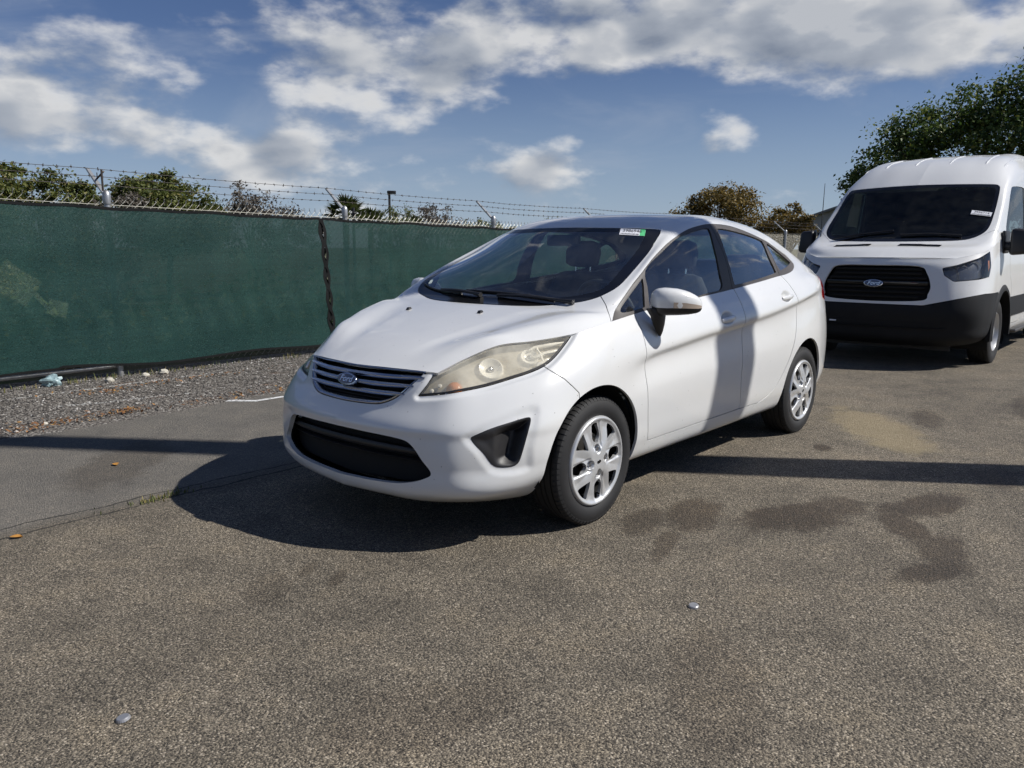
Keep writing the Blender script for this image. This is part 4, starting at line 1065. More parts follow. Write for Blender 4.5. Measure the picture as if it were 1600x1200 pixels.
vunder = vunder.cut(np.where(vunder.V[:, 0] > .3, np.minimum(poly_sdf(VGR, *yz(vunder.V)), poly_sdf(VHEAD, *wz(vunder.V))), 1.0))
vunder.both().build('inner_panel', M['dark'], van)
VU.off(-.04).both().build('roof_lining', M['cabin'], van)
for f in ((lambda S: S), (lambda S: S.mirror())):
    vdo = f(vd).lipped(.02).build('front_door', M['van_paint'], van)
    f(vsw.off(-.008)).build('window_pane', M['van_glass'], vdo)
    f(vc.off(.012)).lipped(.02).build('side_cladding', M['van_plastic'], van)
vfr = lambda V: poly_sdf(VWS, *yz(V)) + .035
vwo = vw.cut(-vfr(vw.V)).both().build('windshield', M['van_glass'], van)
vw.cut(vfr(vw.V)).both().build('border', M['gloss_black'], vwo)
# grille: dark pocket with louvre bars and the oval badge
vgr = empty('upper_grille'); vgr.parent = van
vg.off(-.07).both().build('backing', M['dark'], vgr)
_VF = Surf.grid(HA, hua, hva); _VF = _VF.cut(_VF.V[:, 0] - .5)
def on_vfront(y, z):
    d = (_VF.V[:, 1] - abs(y))**2 + (_VF.V[:, 2] - z)**2; k = np.argsort(d)[:5]; w = 1 / (d[k] + 1e-6); return (_VF.V[k, 0] * w).sum() / w.sum()
def vrow(name, z, h, ym, mat, out, par, dep=.03):
    rings = []
    for y in np.linspace(-ym, ym, 21):
        x = on_vfront(y, z) + out; rings.append([(x - dep, y, z + h/2), (x - .004, y, z + h/2), (x, y, z + h*.2), (x - .006, y, z - h/2), (x - dep, y, z - h/2)])
    n = 5; v = [q for r in rings for q in r]
    return MB().add(v, [(i*n + k, i*n + (k+1) % n, (i+1)*n + (k+1) % n, (i+1)*n + k) for i in range(20) for k in range(n)]).build(name, mat, par, smooth=40)
for z in (.765, .815, .865, .96, 1.01, 1.055): vrow('grille_bar', z, .022, .50 if .8 < z < 1.0 else .45, M['dark'], -.018, vgr)
vrow('grille_bar', .912, .040, .52, M['gloss_black'], -.008, vgr)
_b = make_badge(van, (on_vfront(0, .905) + .012, -.005, .905), .10, .20)
# lower slot and trim line in the bumper
vlo = empty('lower_intake'); vlo.parent = van
vrow('intake_slot', .50, .085, .62, M['dark'], .004, vlo)
vrow('lip_line', .445, .014, .72, M['van_plastic'], .016, vlo)
MB().box((on_vfront(.33, .47), -.44, .475), (on_vfront(.33, .47) + .012, -.37, .490)).build('tow_hook_cover', M['white_card'], vlo)
# headlamps
for f, s in (((lambda S: S), 1), ((lambda S: S.mirror()), -1)):
    e = empty('headlight'); e.parent = van
    f(vl).build('lens', M['lens'], e)
    f(vl.off(-.07)).lipped(-.065).build('housing', M['van_lamp'], e)
    for (c, r) in (((.735, .785, 1.04), .058), ((.625, .875, 1.085), .055)):
        o = MB().lathe([(.002, -.03), (r*.5, -.022), (r*.8, -.01), (r, 0), (r*1.1, .004)], 20, 'z').build('reflector_bowl', M['lamp_fin'], e, smooth=50)
        o.location = (c[0], s*c[1], c[2]); o.rotation_euler = Vector((.75, s*.62, .1)).to_track_quat('Z', 'Y').to_euler()
    a = vl.cut((wz(vl.V)[0] - .325)); a = a.cut(1.155 - a.V[:, 2]); f(a.off(-.012)).build('amber_signal', M['amber'], e)
# hood vents
for y0, y1, zz in ((-.60, -.20, 0), (.10, .52, 0)):
    pts = []
    def up(x, y):
        d = (VUS.V[:, 0] - x)**2 + (VUS.V[:, 1] - abs(y))**2; k = d.argmin(); return VUS.V[k, 2]
    v = []; n = 8
    for i in range(n + 1):
        y = y0 + (y1 - y0) * i / n
        for x in (.53, .63): v.append((x - .04 * max(0, abs(y) - .2), y, up(x, y) + .007))
    MB().add(v, [(2*i, 2*i+1, 2*i+3, 2*i+2) for i in range(n)]).build('hood_vent', M['gloss_black'], van)
# arch flares, wells, wheels
for ai, (cx, cz, rx, rz) in enumerate(VARCH):
    for s in (1, -1):
        m = MB(); v = []; n = 28
        for k in range(n + 1):
            a = math.radians(-8 + 196 * k / n)
            for (dr, yy) in ((.0, .97), (-.004, 1.050), (.030, 1.052), (.062, 1.034), (.062, .99)):
                v.append((cx + (rx + dr) * math.cos(a), s * yy, max(.27, cz + (rz + dr) * math.sin(a))))
        m.add(v, [(k*5 + j, k*5 + j + 1, k*5 + j + 6, k*5 + j + 5) for k in range(n) for j in range(4)]).build('arch_flare', M['van_plastic'], van, smooth=40)
        m = MB(); v = []
        for k in range(n + 1):
            a = math.radians(-25 + 230 * k / n)
            for yy in (1.0, .60): v.append((cx + (rx + .01) * math.cos(a), s * yy, max(.18, cz + (rz + .01) * math.sin(a))))
        m.add(v, [(k*2, k*2 + 1, k*2 + 3, k*2 + 2) for k in range(n)])
        m.add([(cx - rx, s*.60, .18), (cx + rx, s*.60, .18), (cx + rx, s*.60, cz + rz), (cx - rx, s*.60, cz + rz)], [(0, 1, 2, 3)])
        m.build('wheel_liner', M['dark'], van)
        w = empty('wheel'); w.parent = van; w.location = (cx, s * .885, .352); w.rotation_euler = (0, 0, 0 if s > 0 else math.pi)
        if 'vt' not in M:
            M['vt'] = tyre_mesh(.355, .215, .235).build('tyre', M['rubber'], w, smooth=35)
            M['vr'] = MB().lathe([(.218, .095), (.212, .105), (.200, .085), (.185, .03), (.150, .045), (.125, .06), (.07, .062), (.065, .085), (.0, .09)], 48).build('rim', M['silver'], w, smooth=30)
            m2 = MB()
            for k in range(16):
                a = 2*math.pi*k/16; c, q = math.cos(a)*.165, math.sin(a)*.165
                m2.prism([(c + .016*math.cos(z), q + .016*math.sin(z)) for z in np.linspace(0, 2*math.pi, 9)[:-1]], .030, .0455, lambda u, vv, h: (u, h, vv))
            M['vh'] = m2.build('rim_holes', M['dark'], w); M['vh']['kind'] = 'stuff'
        else:
            for q in ('vt', 'vr', 'vh'):
                c = M[q].copy(); COL.objects.link(c); c.parent = w
MB().box((-4.8, -.80, .27), (.75, .80, .32)).build('underbody', M['dark'], van)
MB().box((.55, -.70, .18), (.60, .70, .30)).build('air_dam', M['black_plastic'], van)
# running board along the left side
bevel(MB().box((-3.1, 1.00, .305), (-.75, 1.10, .345)).build('running_board', M['steel'], van), .015)
# mirrors and aerial
for s in (1, -1):
    mr = empty('door_mirror'); mr.parent = van
    o = MB().add([(-.10,s*1.06,1.20),(-.10,s*1.27,1.22),(.02,s*1.25,1.23),(.05,s*1.07,1.21),(-.10,s*1.06,1.50),(-.10,s*1.25,1.49),(.00,s*1.23,1.48),(.03,s*1.07,1.49)], [(0,3,2,1),(4,5,6,7),(0,1,5,4),(1,2,6,5),(2,3,7,6),(3,0,4,7)]).build('mirror_housing', M['black_plastic'], mr); bevel(o, .035, 3)
    MB().tube([(-.06, s*.95, 1.30), (-.03, s*1.10, 1.30)], .055, 8).build('mirror_arm', M['black_plastic'], mr, smooth=60)
    bevel(MB().box((-.30, s*.985 if s > 0 else -1.02, 1.22), (.02, 1.02 if s > 0 else -.985, 1.47)).build('mirror_base', M['black_plastic'], mr), .03)
MB().tube([(.22, -.90, 1.34), (.215, -.90, 1.42), (.19, -.90, 2.05)], [.018, .007, .003], 6).build('aerial', M['black_plastic'], van)
# embossed roof ribs
for y, x0, x1 in ((-.52, -.85, -1.6), (-.16, -.80, -1.6), (.22, -.80, -1.6), (.60, -.86, -1.6), (.78, -.70, -3.8), (-.78, -.70, -3.8)):
    pts = []
    for x in np.linspace(x0, x1, 12):
        d = (VUS.V[:, 0] - x)**2 + (VUS.V[:, 1] - abs(y))**2; k = d.argmin(); pts.append((x, y, VUS.V[k, 2] - .004))
    MB().tube(pts, [.004] + [.014] * 10 + [.004], 6).build('roof_rib', M['van_paint'], van, smooth=70)
# cabin
MB().add([(.30,-.85,1.30),(.30,.85,1.30),(-.25,.85,1.36),(-.25,-.85,1.36),(-.30,-.85,.9),(-.30,.85,.9)], [(0,1,2,3),(3,2,5,4)]).build('dashboard', M['cabin'], van)
for yc in (.48, -.48):
    st_ = empty('front_seat'); st_.parent = van
    rounded('seat_back', MB().box((-.95, yc - .25, .95), (-.78, yc + .25, 1.62)), M['seat'], st_, .06)
    rounded('headrest', MB().box((-.93, yc - .13, 1.66), (-.82, yc + .13, 1.86)), M['seat'], st_, .04)
    rounded('seat_cushion', MB().box((-.85, yc - .25, .85), (-.40, yc + .25, 1.0)), M['seat'], st_, .05)
sw = empty('steering_wheel'); sw.parent = van; sw.location = (-.32, .48, 1.36); sw.rotation_euler = (0, math.radians(-40), 0)
m = MB(); m.add([tuple(q) for q in v[:0]], [])
vv_ = []; ff_ = []
for i in range(32):
    a = 2*math.pi*i/32
    for k in range(6):
        b = 2*math.pi*k/6; r = .20 + .017*math.cos(b); vv_.append((r*math.cos(a), r*math.sin(a), .017*math.sin(b)))
for i in range(32):
    for k in range(6): ff_.append((i*6 + k, ((i+1) % 32)*6 + k, ((i+1) % 32)*6 + (k+1) % 6, i*6 + (k+1) % 6))
MB().add(vv_, ff_).build('wheel_ring', M['cabin'], sw, smooth=60)
MB().box((-1.25, -.84, .5), (-1.22, .84, 2.0)).build('bulkhead', M['cabin'], van)
_k = np.argmin((vw.V[:, 1] - .75)**2 + (vw.V[:, 2] - 1.655)**2); _p = vw.V[_k]; _n = vw.N[_k]; _ut = (Vector((0, 1, 0)) - Vector(_n) * float(_n[1])).normalized()
sticker(van, 'windshield_sticker', Vector(_p) + Vector(_n) * .010, _ut, Vector(_n).cross(_ut), .20, .075, '3956714')
for pth in ([(.34, -.70), (.30, -.40), (.28, -.05)], [(.34, .05), (.31, .35), (.28, .65)]):
    pts = []
    for x, y in pth:
        d = (VUS.V[:, 0] - x)**2 + (VUS.V[:, 1] - abs(y))**2; k = d.argmin(); pts.append(tuple(VUS.V[k] * np.array([1, math.copysign(1, y), 1]) + np.array([.012, 0, .015])))
    MB().tube(pts, .010, 5).build('wiper', M['black_plastic'], van)

# ------------------------------------------------------------------ ground
def _asphalt(t, b):
    p = t.pos(); x, y, z = t.sep(p)
    # aggregate: two sizes of stone set in binder
    d1, c1 = t.voro2(p, 135.0)
    c2 = t.voro(p, 300.0, out='Color')
    s1 = t.sep(c1)[0]; s2 = t.sep(c2)[1]
    stone = t.ramp(s1, [(0.0, (.018, .016, .013)), (.22, (.070, .063, .053)), (.58, (.158, .141, .116)), (.85, (.265, .238, .192)), (1.0, (.50, .46, .40))])
    fine = t.ramp(s2, [(0.0, (.014, .013, .011)), (.42, (.098, .088, .073)), (1.0, (.34, .305, .25))])
    c = t.mix(t.step(d1, .30, .62), stone, fine)
    # broad tone, worn lighter and darker areas
    big = t.noise(p, .55, 3, .6); mid = t.noise(p, 3.2, 4, .62)
    c = t.mix(1.0, c, t.ramp(big, [(.28, (.70, .66, .60)), (.5, (1.00, .945, .86)), (.72, (1.24, 1.16, 1.04))]), 'MULTIPLY')
    c = t.mix(1.0, c, t.ramp(mid, [(.28, (.66, .66, .66)), (.52, (1.0, 1.0, 1.0)), (.72, (1.18, 1.15, 1.09))]), 'MULTIPLY')
    # the older strip near the gravel is smoother and greyer
    wob = t.math('MULTIPLY', t.math('SUBTRACT', t.noise(p, 2.2, 4, .6), .5), .16)
    yy = t.math('ADD', y, wob)
    old = t.step(yy, -1.02, -1.12)
    c = t.mix(t.math('MULTIPLY', old, .55), c, t.mix(mid, (.105, .102, .098), (.185, .178, .165)))
    # stains (x, y, half sizes, turn, darkness): oil and damp
    blot = t.noise(p, 5.0, 6, .72)
    edge = t.math('MULTIPLY', t.math('SUBTRACT', blot, .5), 4.6)
    def ellipse(cx, cy, a, bb, ang):
        ca, sa = math.cos(ang), math.sin(ang)
        u = t.math('ADD', t.math('MULTIPLY', t.math('SUBTRACT', x, cx), ca / a), t.math('MULTIPLY', t.math('SUBTRACT', y, cy), sa / a))
        v = t.math('ADD', t.math('MULTIPLY', t.math('SUBTRACT', x, cx), -sa / bb), t.math('MULTIPLY', t.math('SUBTRACT', y, cy), ca / bb))
        r = t.math('SQRT', t.math('ADD', t.math('MULTIPLY', u, u), t.math('MULTIPLY', v, v)))
        return t.step(t.math('ADD', r, t.math('MULTIPLY', edge, .42)), 1.25, .72)
    dark = None
    for cx, cy, a, bb, ang, k in ((-.41, 1.11, .27, .13, .3, .62), (-.70, 1.50, .34, .17, -.55, .72), (-.97, 1.60, .18, .12, 0, .6), (-1.30, 1.93, .34, .12, -.35, .70), (-.90, 1.93, .24, .09, .6, .66), (-.66, 2.15, .22, .10, .2, .6), (-.42, 2.18, .22, .08, -.5, .66), (-2.14, 1.11, .10, .06, .4, .7), (-3.56, 1.39, .35, .10, .3, .5), (.03, 1.21, .18, .05, .3, .5), (1.22, .27, .07, .03, .6, .30), (1.19, .43, .09, .03, .6, .42), (1.42, .31, .16, .08, .9, .22), (-2.1, 2.10, .25, .12, .2, .45), (-2.9, 2.3, .5, .15, .4, .35), (1.0, -1.9, .55, .22, .8, .35), (-4.6, 1.9, .6, .12, .2, .5), (-.15, .98, .2, .09, .2, .5), (.95, 1.9, .35, .14, .5, .25), (1.6, 1.35, .3, .16, -.3, .22)):
        e = t.math('MULTIPLY', ellipse(cx, cy, a, bb, ang), k)
        dark = e if dark is None else t.math('MAXIMUM', dark, e)
    c = t.mix(t.math('MULTIPLY', dark, 1.25, clamp=True), c, t.mix(1.0, c, (.30, .24, .18), 'MULTIPLY'))
    sand = t.math('MULTIPLY', ellipse(-2.95, 1.22, .75, .24, .62), .75)
    c = t.mix(t.math('MULTIPLY', sand, .9), c, t.mix(s2, (.20, .155, .085), (.34, .28, .17)))
    # broken joint between the two layings, with a second crack beside it
    j1 = t.math('ABSOLUTE', t.math('ADD', yy, 1.04)); n2 = t.math('MULTIPLY', t.math('SUBTRACT', mid, .5), .12)
    j2 = t.math('ABSOLUTE', t.math('ADD', t.math('ADD', y, n2), 1.155))
    wj = t.math('MULTIPLY_ADD', blot, .024, -.003)
    k1 = t.math('LESS_THAN', j1, t.math('MULTIPLY', wj, .9)); k2 = t.math('LESS_THAN', j2, t.math('MULTIPLY', wj, .8))
    crack = t.math('MAXIMUM', k1, k2)
    band = t.math('MULTIPLY', t.step(j1, .17, .06), t.step(y, -1.26, -1.15))
    c = t.mix(t.math('MULTIPLY', band, .55), c, t.mix(s1, (.055, .048, .038), (.16, .135, .10)))
    c = t.mix(t.math('MULTIPLY', crack, .9), c, (.018, .016, .013))
    t.l.new(c, b.inputs['Base Color'])
    t.l.new(t.math('SUBTRACT', .92, t.math('MULTIPLY', dark, .25)), b.inputs['Roughness'])
    h = t.math('SUBTRACT', t.math('MULTIPLY', s2, .5), d1)
    t.l.new(t.bump(h, .0042, .9), b.inputs['Normal'])
M['asphalt'] = material('worn_asphalt', (.15, .14, .13), .92, fn=_asphalt)
def _soil(t, b):
    p = t.pos(); n = t.noise(p, .9, 6, .65); f = t.noise(p, 30.0, 4, .6)
    c = t.mix(t.step(n, .38, .62), (.055, .075, .025), (.135, .115, .070))
    c = t.mix(1.0, c, t.ramp(f, [(.3, (.6, .6, .6)), (.7, (1.2, 1.2, 1.2))]), 'MULTIPLY')
    t.l.new(c, b.inputs['Base Color']); t.l.new(t.bump(f, .03, .8), b.inputs['Normal'])
M['soil'] = material('grass_and_soil', (.1, .09, .05), .95, fn=_soil)
def _grit(t, b):
    p = t.pos(); d, c1 = t.voro2(p, 60.0); c1 = t.sep(c1)[0]; n = t.noise(p, 1.7, 6, .65)
    c = t.ramp(c1, [(0, (.06, .052, .045)), (.45, (.13, .115, .10)), (.8, (.21, .19, .165)), (1, (.38, .36, .33))])
    rust = t.math('MULTIPLY', t.step(n, .58, .70), .55)
    c = t.mix(rust, c, (.16, .075, .03))
    # remains of painted lines sprayed over the stones
    x, y, z = t.sep(p); w = t.math('MULTIPLY', t.math('SUBTRACT', t.noise(p, 3.0, 4, .6), .5), .12)
    chips = t.step(t.noise(p, 34.0, 4, .6), .44, .56)
    def line(yc, x0, x1, slope, half):
        q = t.math('ABSOLUTE', t.math('SUBTRACT', t.math('ADD', y, w), t.math('MULTIPLY_ADD', x, slope, yc)))
        on = t.math('MULTIPLY', t.step(q, half, half * .5), t.math('MULTIPLY', t.step(x, x0, x0 + .08), t.step(x, x1, x1 - .08)))
        return t.math('MULTIPLY', on, chips)
    ln = t.math('MAXIMUM', line(-3.95, -.5, .62, -.20, .035), line(-4.74, -1.3, 2.5, .02, .03))
    c = t.mix(t.math('MULTIPLY', ln, .8), c, (.62, .62, .60))
    t.l.new(c, b.inputs['Base Color'])
    t.l.new(t.bump(t.step(d, .7, .1), .01, 1.0), b.inputs['Normal'])
M['grit'] = material('gravel_bed', (.15, .14, .12), .95, fn=_grit)

def sheet(name, outline, z, mat):
    me = bpy.data.meshes.new(name); me.from_pydata([(x, y, z) for x, y in outline], [], [tuple(range(len(outline)))]); me.update()
    if me.polygons[0].normal.z < 0: me.flip_normals()
    return tag(link(name, me, mat), kind='structure')
sheet('ground', [(-900, -900), (900, -900), (900, 900), (-900, 900)], -.05, M['soil'])
random.seed(11)
edge = []
xx = 12.0
while xx > -70:
    edge.append((xx, -3.18 + .05 * math.sin(xx * 1.7) + .07 * math.sin(xx * .63 + 1) + random.uniform(-.03, .03))); xx -= .09 if xx > -8 else .6
sheet('parking_lot', [(-70, 60), (12, 60)] + edge, 0.0, M['asphalt'])
sheet('gravel_verge', [(12, -3.0), (12, -5.6), (-70, -5.6), (-70, -3.0)], -.012, M['grit'])

def _island(stops, rough_scale=0):
    def fn(t, b):
        r = t.node('ShaderNodeNewGeometry').outputs['Random Per Island']
        t.l.new(t.ramp(r, stops), b.inputs['Base Color'])
    return fn
M['pebble'] = material('mixed_gravel_stone', (.2, .2, .2), .85, fn=_island([(0, (.055, .052, .05)), (.35, (.085, .078, .071)), (.70, (.155, .140, .125)), (.90, (.28, .26, .235)), (1, (.60, .58, .55))]))
M['dry_leaf'] = material('dry_leaf_litter', (.2, .09, .03), .8, fn=_island([(0, (.10, .045, .018)), (.5, (.24, .10, .03)), (1, (.38, .22, .07))]))
rng = np.random.default_rng(5)
def stones(name, n, area, size, mat):
    base = np.array([(1,0,0),(-1,0,0),(0,1,0),(0,-1,0),(0,0,1),(0,0,-1)], float)
    fc = np.array([(0,2,4),(2,1,4),(1,3,4),(3,0,4),(2,0,5),(1,2,5),(3,1,5),(0,3,5)])
    c = area(n); n = len(c)
    s = size(n)[:, None, None] * rng.uniform(.55, 1.3, (n, 6, 1)) * np.array([1, 1, .62])
    a = rng.uniform(0, 6.28, n); R = np.zeros((n, 3, 3)); R[:, 0, 0] = np.cos(a); R[:, 0, 1] = -np.sin(a); R[:, 1, 0] = np.sin(a); R[:, 1, 1] = np.cos(a); R[:, 2, 2] = 1
    V = np.einsum('nij,nkj->nki', R, base[None] * s) + c[:, None, :]
    me = bpy.data.meshes.new(name)
    T = (fc[None] + (np.arange(n) * 6)[:, None, None]).reshape(-1, 3)
    me.from_pydata(V.reshape(-1, 3).tolist(), [], T.tolist()); me.update()
    return tag(link(name, me, mat), kind='stuff')
def verge_area(n):
    x = rng.uniform(-6.5, 3.2, n); y = -3.22 - 2.15 * rng.beta(1.1, .95, n)
    keep = (rng.random(n) < np.where(y < -3.35, 1, .35))
    return np.stack([x, y, np.full(n, -.006)], 1)[keep]
g = stones('loose_gravel', 17000, verge_area, lambda n: .006 + .016 * rng.beta(1.1, 4.5, n), M['pebble'])
tag(g, 'loose grey gravel between the asphalt and the green fence', 'gravel')
def lot_area(n):
    d = rng.uniform(0, 1, n)**.7 * 9; a = math.radians(-139) + rng.uniform(-.7, .7, n)
    return np.stack([2.98 + d * np.cos(a), 2.86 + d * np.sin(a), np.full(n, .001)], 1)
g = stones('scattered_grit', 420, lot_area, lambda n: .0022 + .0035 * rng.beta(1, 5, n), M['pebble'])
tag(g, 'tiny loose stones scattered over the asphalt lot', 'grit')
# white rocks along the foot of the fence
M['white_rock'] = material('pale_limestone', (.50, .47, .40), .9)
for i, (x, y, r) in enumerate([(-.60,-5.05,.040),(-.80,-5.08,.052),(-.22,-4.98,.045),(.90,-3.42,.024)]):
    bm = bmesh.new(); bmesh.ops.create_icosphere(bm, subdivisions=2, radius=r)
    for q in bm.verts: q.co *= random.uniform(.8, 1.15)
    for q in bm.verts: q.co.z *= .65
    me = bpy.data.meshes.new('rock'); bm.to_mesh(me); bm.free()
    o = link('rock', me, M['white_rock']); o.location = (x, y, r * .35 - .012)
    tag(o, ('pale rock just right of the post foot under the fence', 'largest pale rock under the fence, the one farthest right', 'pale rock under the fence left of the post foot', 'single small white rock among dry leaves at the asphalt edge')[i], 'rock')

def cards(name, C, Nrm, L, W, mat, parent=None, kind=None, fold=.0):
    """leaf blades: pointed four-corner faces at C facing Nrm"""
    n = len(C); r = rng.normal(size=(n, 3))
    Nrm = Nrm / (np.linalg.norm(Nrm, axis=1, keepdims=True) + 1e-9)
    U = np.cross(Nrm, r); U /= np.linalg.norm(U, axis=1, keepdims=True) + 1e-9; Wv = np.cross(Nrm, U)
    L = L[:, None]; W = W[:, None]
    V = np.stack([C - U * L * .5, C + Wv * W * .5 + U * L * .05 + Nrm * fold * W, C + U * L * .5, C - Wv * W * .5 + U * L * .05 + Nrm * fold * W], 1)
    i = np.arange(n) * 4
    me = bpy.data.meshes.new(name)
    me.vertices.add(n * 4); me.vertices.foreach_set('co', V.astype(np.float32).ravel())
    me.loops.add(n * 4); me.loops.foreach_set('vertex_index', np.arange(n * 4, dtype=np.int32))
    me.polygons.add(n); me.polygons.foreach_set('loop_start', (i).astype(np.int32)); me.update(calc_edges=True)
    o = link(name, me, mat, parent)
    if kind: o['kind'] = kind
    return o
def litter(name, n, spots, label):
    C = []
    for (x, y, sx, sy, k) in spots: C.append(np.stack([rng.normal(x, sx, k), rng.normal(y, sy, k), rng.uniform(.0, .02, k)], 1))
    C = np.concatenate(C); N = rng.normal(size=C.shape) * .35 + np.array([0, 0, 1])
    o = cards(name, C, N, rng.uniform(.015, .05, len(C)), rng.uniform(.008, .022, len(C)), M['dry_leaf'], kind='stuff'); tag(o, label, 'leaf litter')
litter('leaf_litter', 0, [(.95, -3.35, .35, .08, 220), (.30, -3.42, .08, .06, 90), (.05, -4.4, .12, .08, 60), (-.9, -3.35, .5, .08, 120), (-.6, -4.55, .5, .05, 120), (-1.9, -3.4, .6, .10, 120)], 'brown dry leaves gathered along the gravel edge')

# grass tufts
def _grass(t, b):
    r = t.node('ShaderNodeNewGeometry').outputs['Random Per Island']
    t.l.new(t.ramp(r, [(0, (.035, .055, .012)), (.5, (.09, .11, .025)), (.8, (.20, .17, .05)), (1, (.28, .22, .10))]), b.inputs['Base Color'])
M['grass'] = material('weed_grass', (.08, .1, .03), .8, fn=_grass)
def tufts(name, spots, label, hgt=.10):
    V = []; F = []
    for (x, y, n, sp) in spots:
        for _ in range(n):
            a = random.uniform(0, 6.28); bx = random.gauss(x, sp); by = random.gauss(y, sp * .5); h = hgt * random.uniform(.3, 1.1); w = random.uniform(.002, .005); l = random.uniform(.1, .7) * h
            ca, sa = math.cos(a), math.sin(a); k = len(V)
            V += [(bx - sa*w, by + ca*w, -.012), (bx + sa*w, by - ca*w, -.012), (bx + ca*l*.4 + sa*w*.7, by + sa*l*.4 - ca*w*.7, h*.6), (bx + ca*l*.4 - sa*w*.7, by + sa*l*.4 + ca*w*.7, h*.6), (bx + ca*l, by + sa*l, h)]
            F += [(k, k+1, k+2, k+3), (k+3, k+2, k+4)]
    me = bpy.data.meshes.new(name); me.from_pydata(V, [], F); me.update()
    o = link(name, me, M['grass']); tag(o, label, 'grass', kind='stuff'); return o
sp = [(x, -5.16 + random.uniform(-.06, .05), random.choice((2, 6, 12)), .07) for x in np.arange(-8, 3, .12)]
tufts('weed_strip', sp, 'thin green and straw weeds along the fence foot', .055)
tufts('joint_weeds', [(1.22, -1.06, 60, .05), (1.12, -1.07, 40, .04), (1.05, -1.09, 18, .05), (1.45, -1.08, 6, .08)], 'small green weeds growing in the asphalt joint', .025)

# painted bay line
def _wornpaint(t, b):
    p = t.pos(); k = t.step(t.noise(p, 40.0, 5, .65), .36, .5)
    t.l.new(t.mix(k, (.18, .17, .16), (.66, .66, .65)), b.inputs['Base Color'])
M['line_paint'] = material('worn_white_line_paint', (.7, .7, .7), .7, fn=_wornpaint)
pl = [(-.40,-3.20),(-.47,-3.235),(-.60,-3.06),(-1.2,-3.045),(-2.6,-3.05),(-4.6,-3.05),(-4.6,-3.00),(-2.6,-2.995),(-1.2,-2.99),(-.57,-3.00)]
o = sheet('bay_line', pl, .004, M['line_paint'])

# small litter
def bottle_cap(x, y, ang, label):
    n = 42; m = MB()
    prof = [(.0, .006), (.0115, .006), (.0128, .0048)]
    m.lathe(prof, n, 'z'); v = []
    for k in range(n):
        a = 2*math.pi*k/n; r = .0146 if k % 2 else .0134; v.append((.0128*math.cos(a), .0128*math.sin(a), .0048)); v.append((r*math.cos(a), r*math.sin(a), 0))
    m.add(v, [(2*k, 2*k+1, (2*k+3) % (2*n), (2*k+2) % (2*n)) for k in range(n)])
    o = m.build('bottle_cap', M['cap_metal'], None, smooth=40); o.location = (x, y, .002); o.rotation_euler = (.12, .08, ang); o.scale = (1.35, 1.35, 1.35)
    tag(o, label, 'bottle cap')
M['cap_metal'] = material('dull_cap_metal', (.42, .42, .43), .4, .6)
bottle_cap(2.16, .76, .3, 'grey bottle cap lying on the asphalt at lower left, nearest the viewer')
bottle_cap(.51, 1.60, 1.2, 'grey bottle cap lying on the asphalt right of the front wheel')
M['orange_leaf'] = material('fallen_orange_leaf', (.42, .20, .04), .7)
for i, (x, y, l) in enumerate(((1.86, -.99, .055), (1.05, -1.88, .06))):
    v = []; n = 9
    for k in range(n):
        u = k / (n - 1); w = l * .30 * math.sin(math.pi * min(1, u * 1.05))**.8
        v += [(l * (u - .5), -w, .006 + .010 * (w / l)), (l * (u - .5), 0, .004 + .004 * math.sin(u * 6)), (l * (u - .5), w, .007 + .012 * (w / l))]
    o = MB().add(v, [(3*k + j, 3*k + j + 1, 3*k + j + 4, 3*k + j + 3) for k in range(n - 1) for j in range(2)]).build('fallen_leaf', M['orange_leaf'], None, smooth=60)
    o.location = (x, y, .002); o.rotation_euler = (0, 0, 2.4 - i)
    tag(o, ('orange fallen leaf beside the asphalt joint at the left edge', 'brown fallen leaf on the grey asphalt left of the pole shadow')[i], 'leaf')
bm = bmesh.new(); bmesh.ops.create_icosphere(bm, subdivisions=3, radius=.07)
for q in bm.verts:
    k = 1 + .5 * math.sin(q.co.x * 70 + q.co.y * 45) * math.cos(q.co.z * 60 + q.co.x * 30); q.co = Vector((q.co.x * 1.1 * k, q.co.y * .6 * k, q.co.z * .75 * k))
me = bpy.data.meshes.new('plastic_bag'); bm.to_mesh(me); bm.free()
o = link('plastic_bag', me, material('pale_blue_plastic_film', (.26, .36, .38), .35)); o.location = (.24, -5.12, .035)
tag(o, 'crumpled pale blue plastic bag lying under the green fence', 'plastic bag')

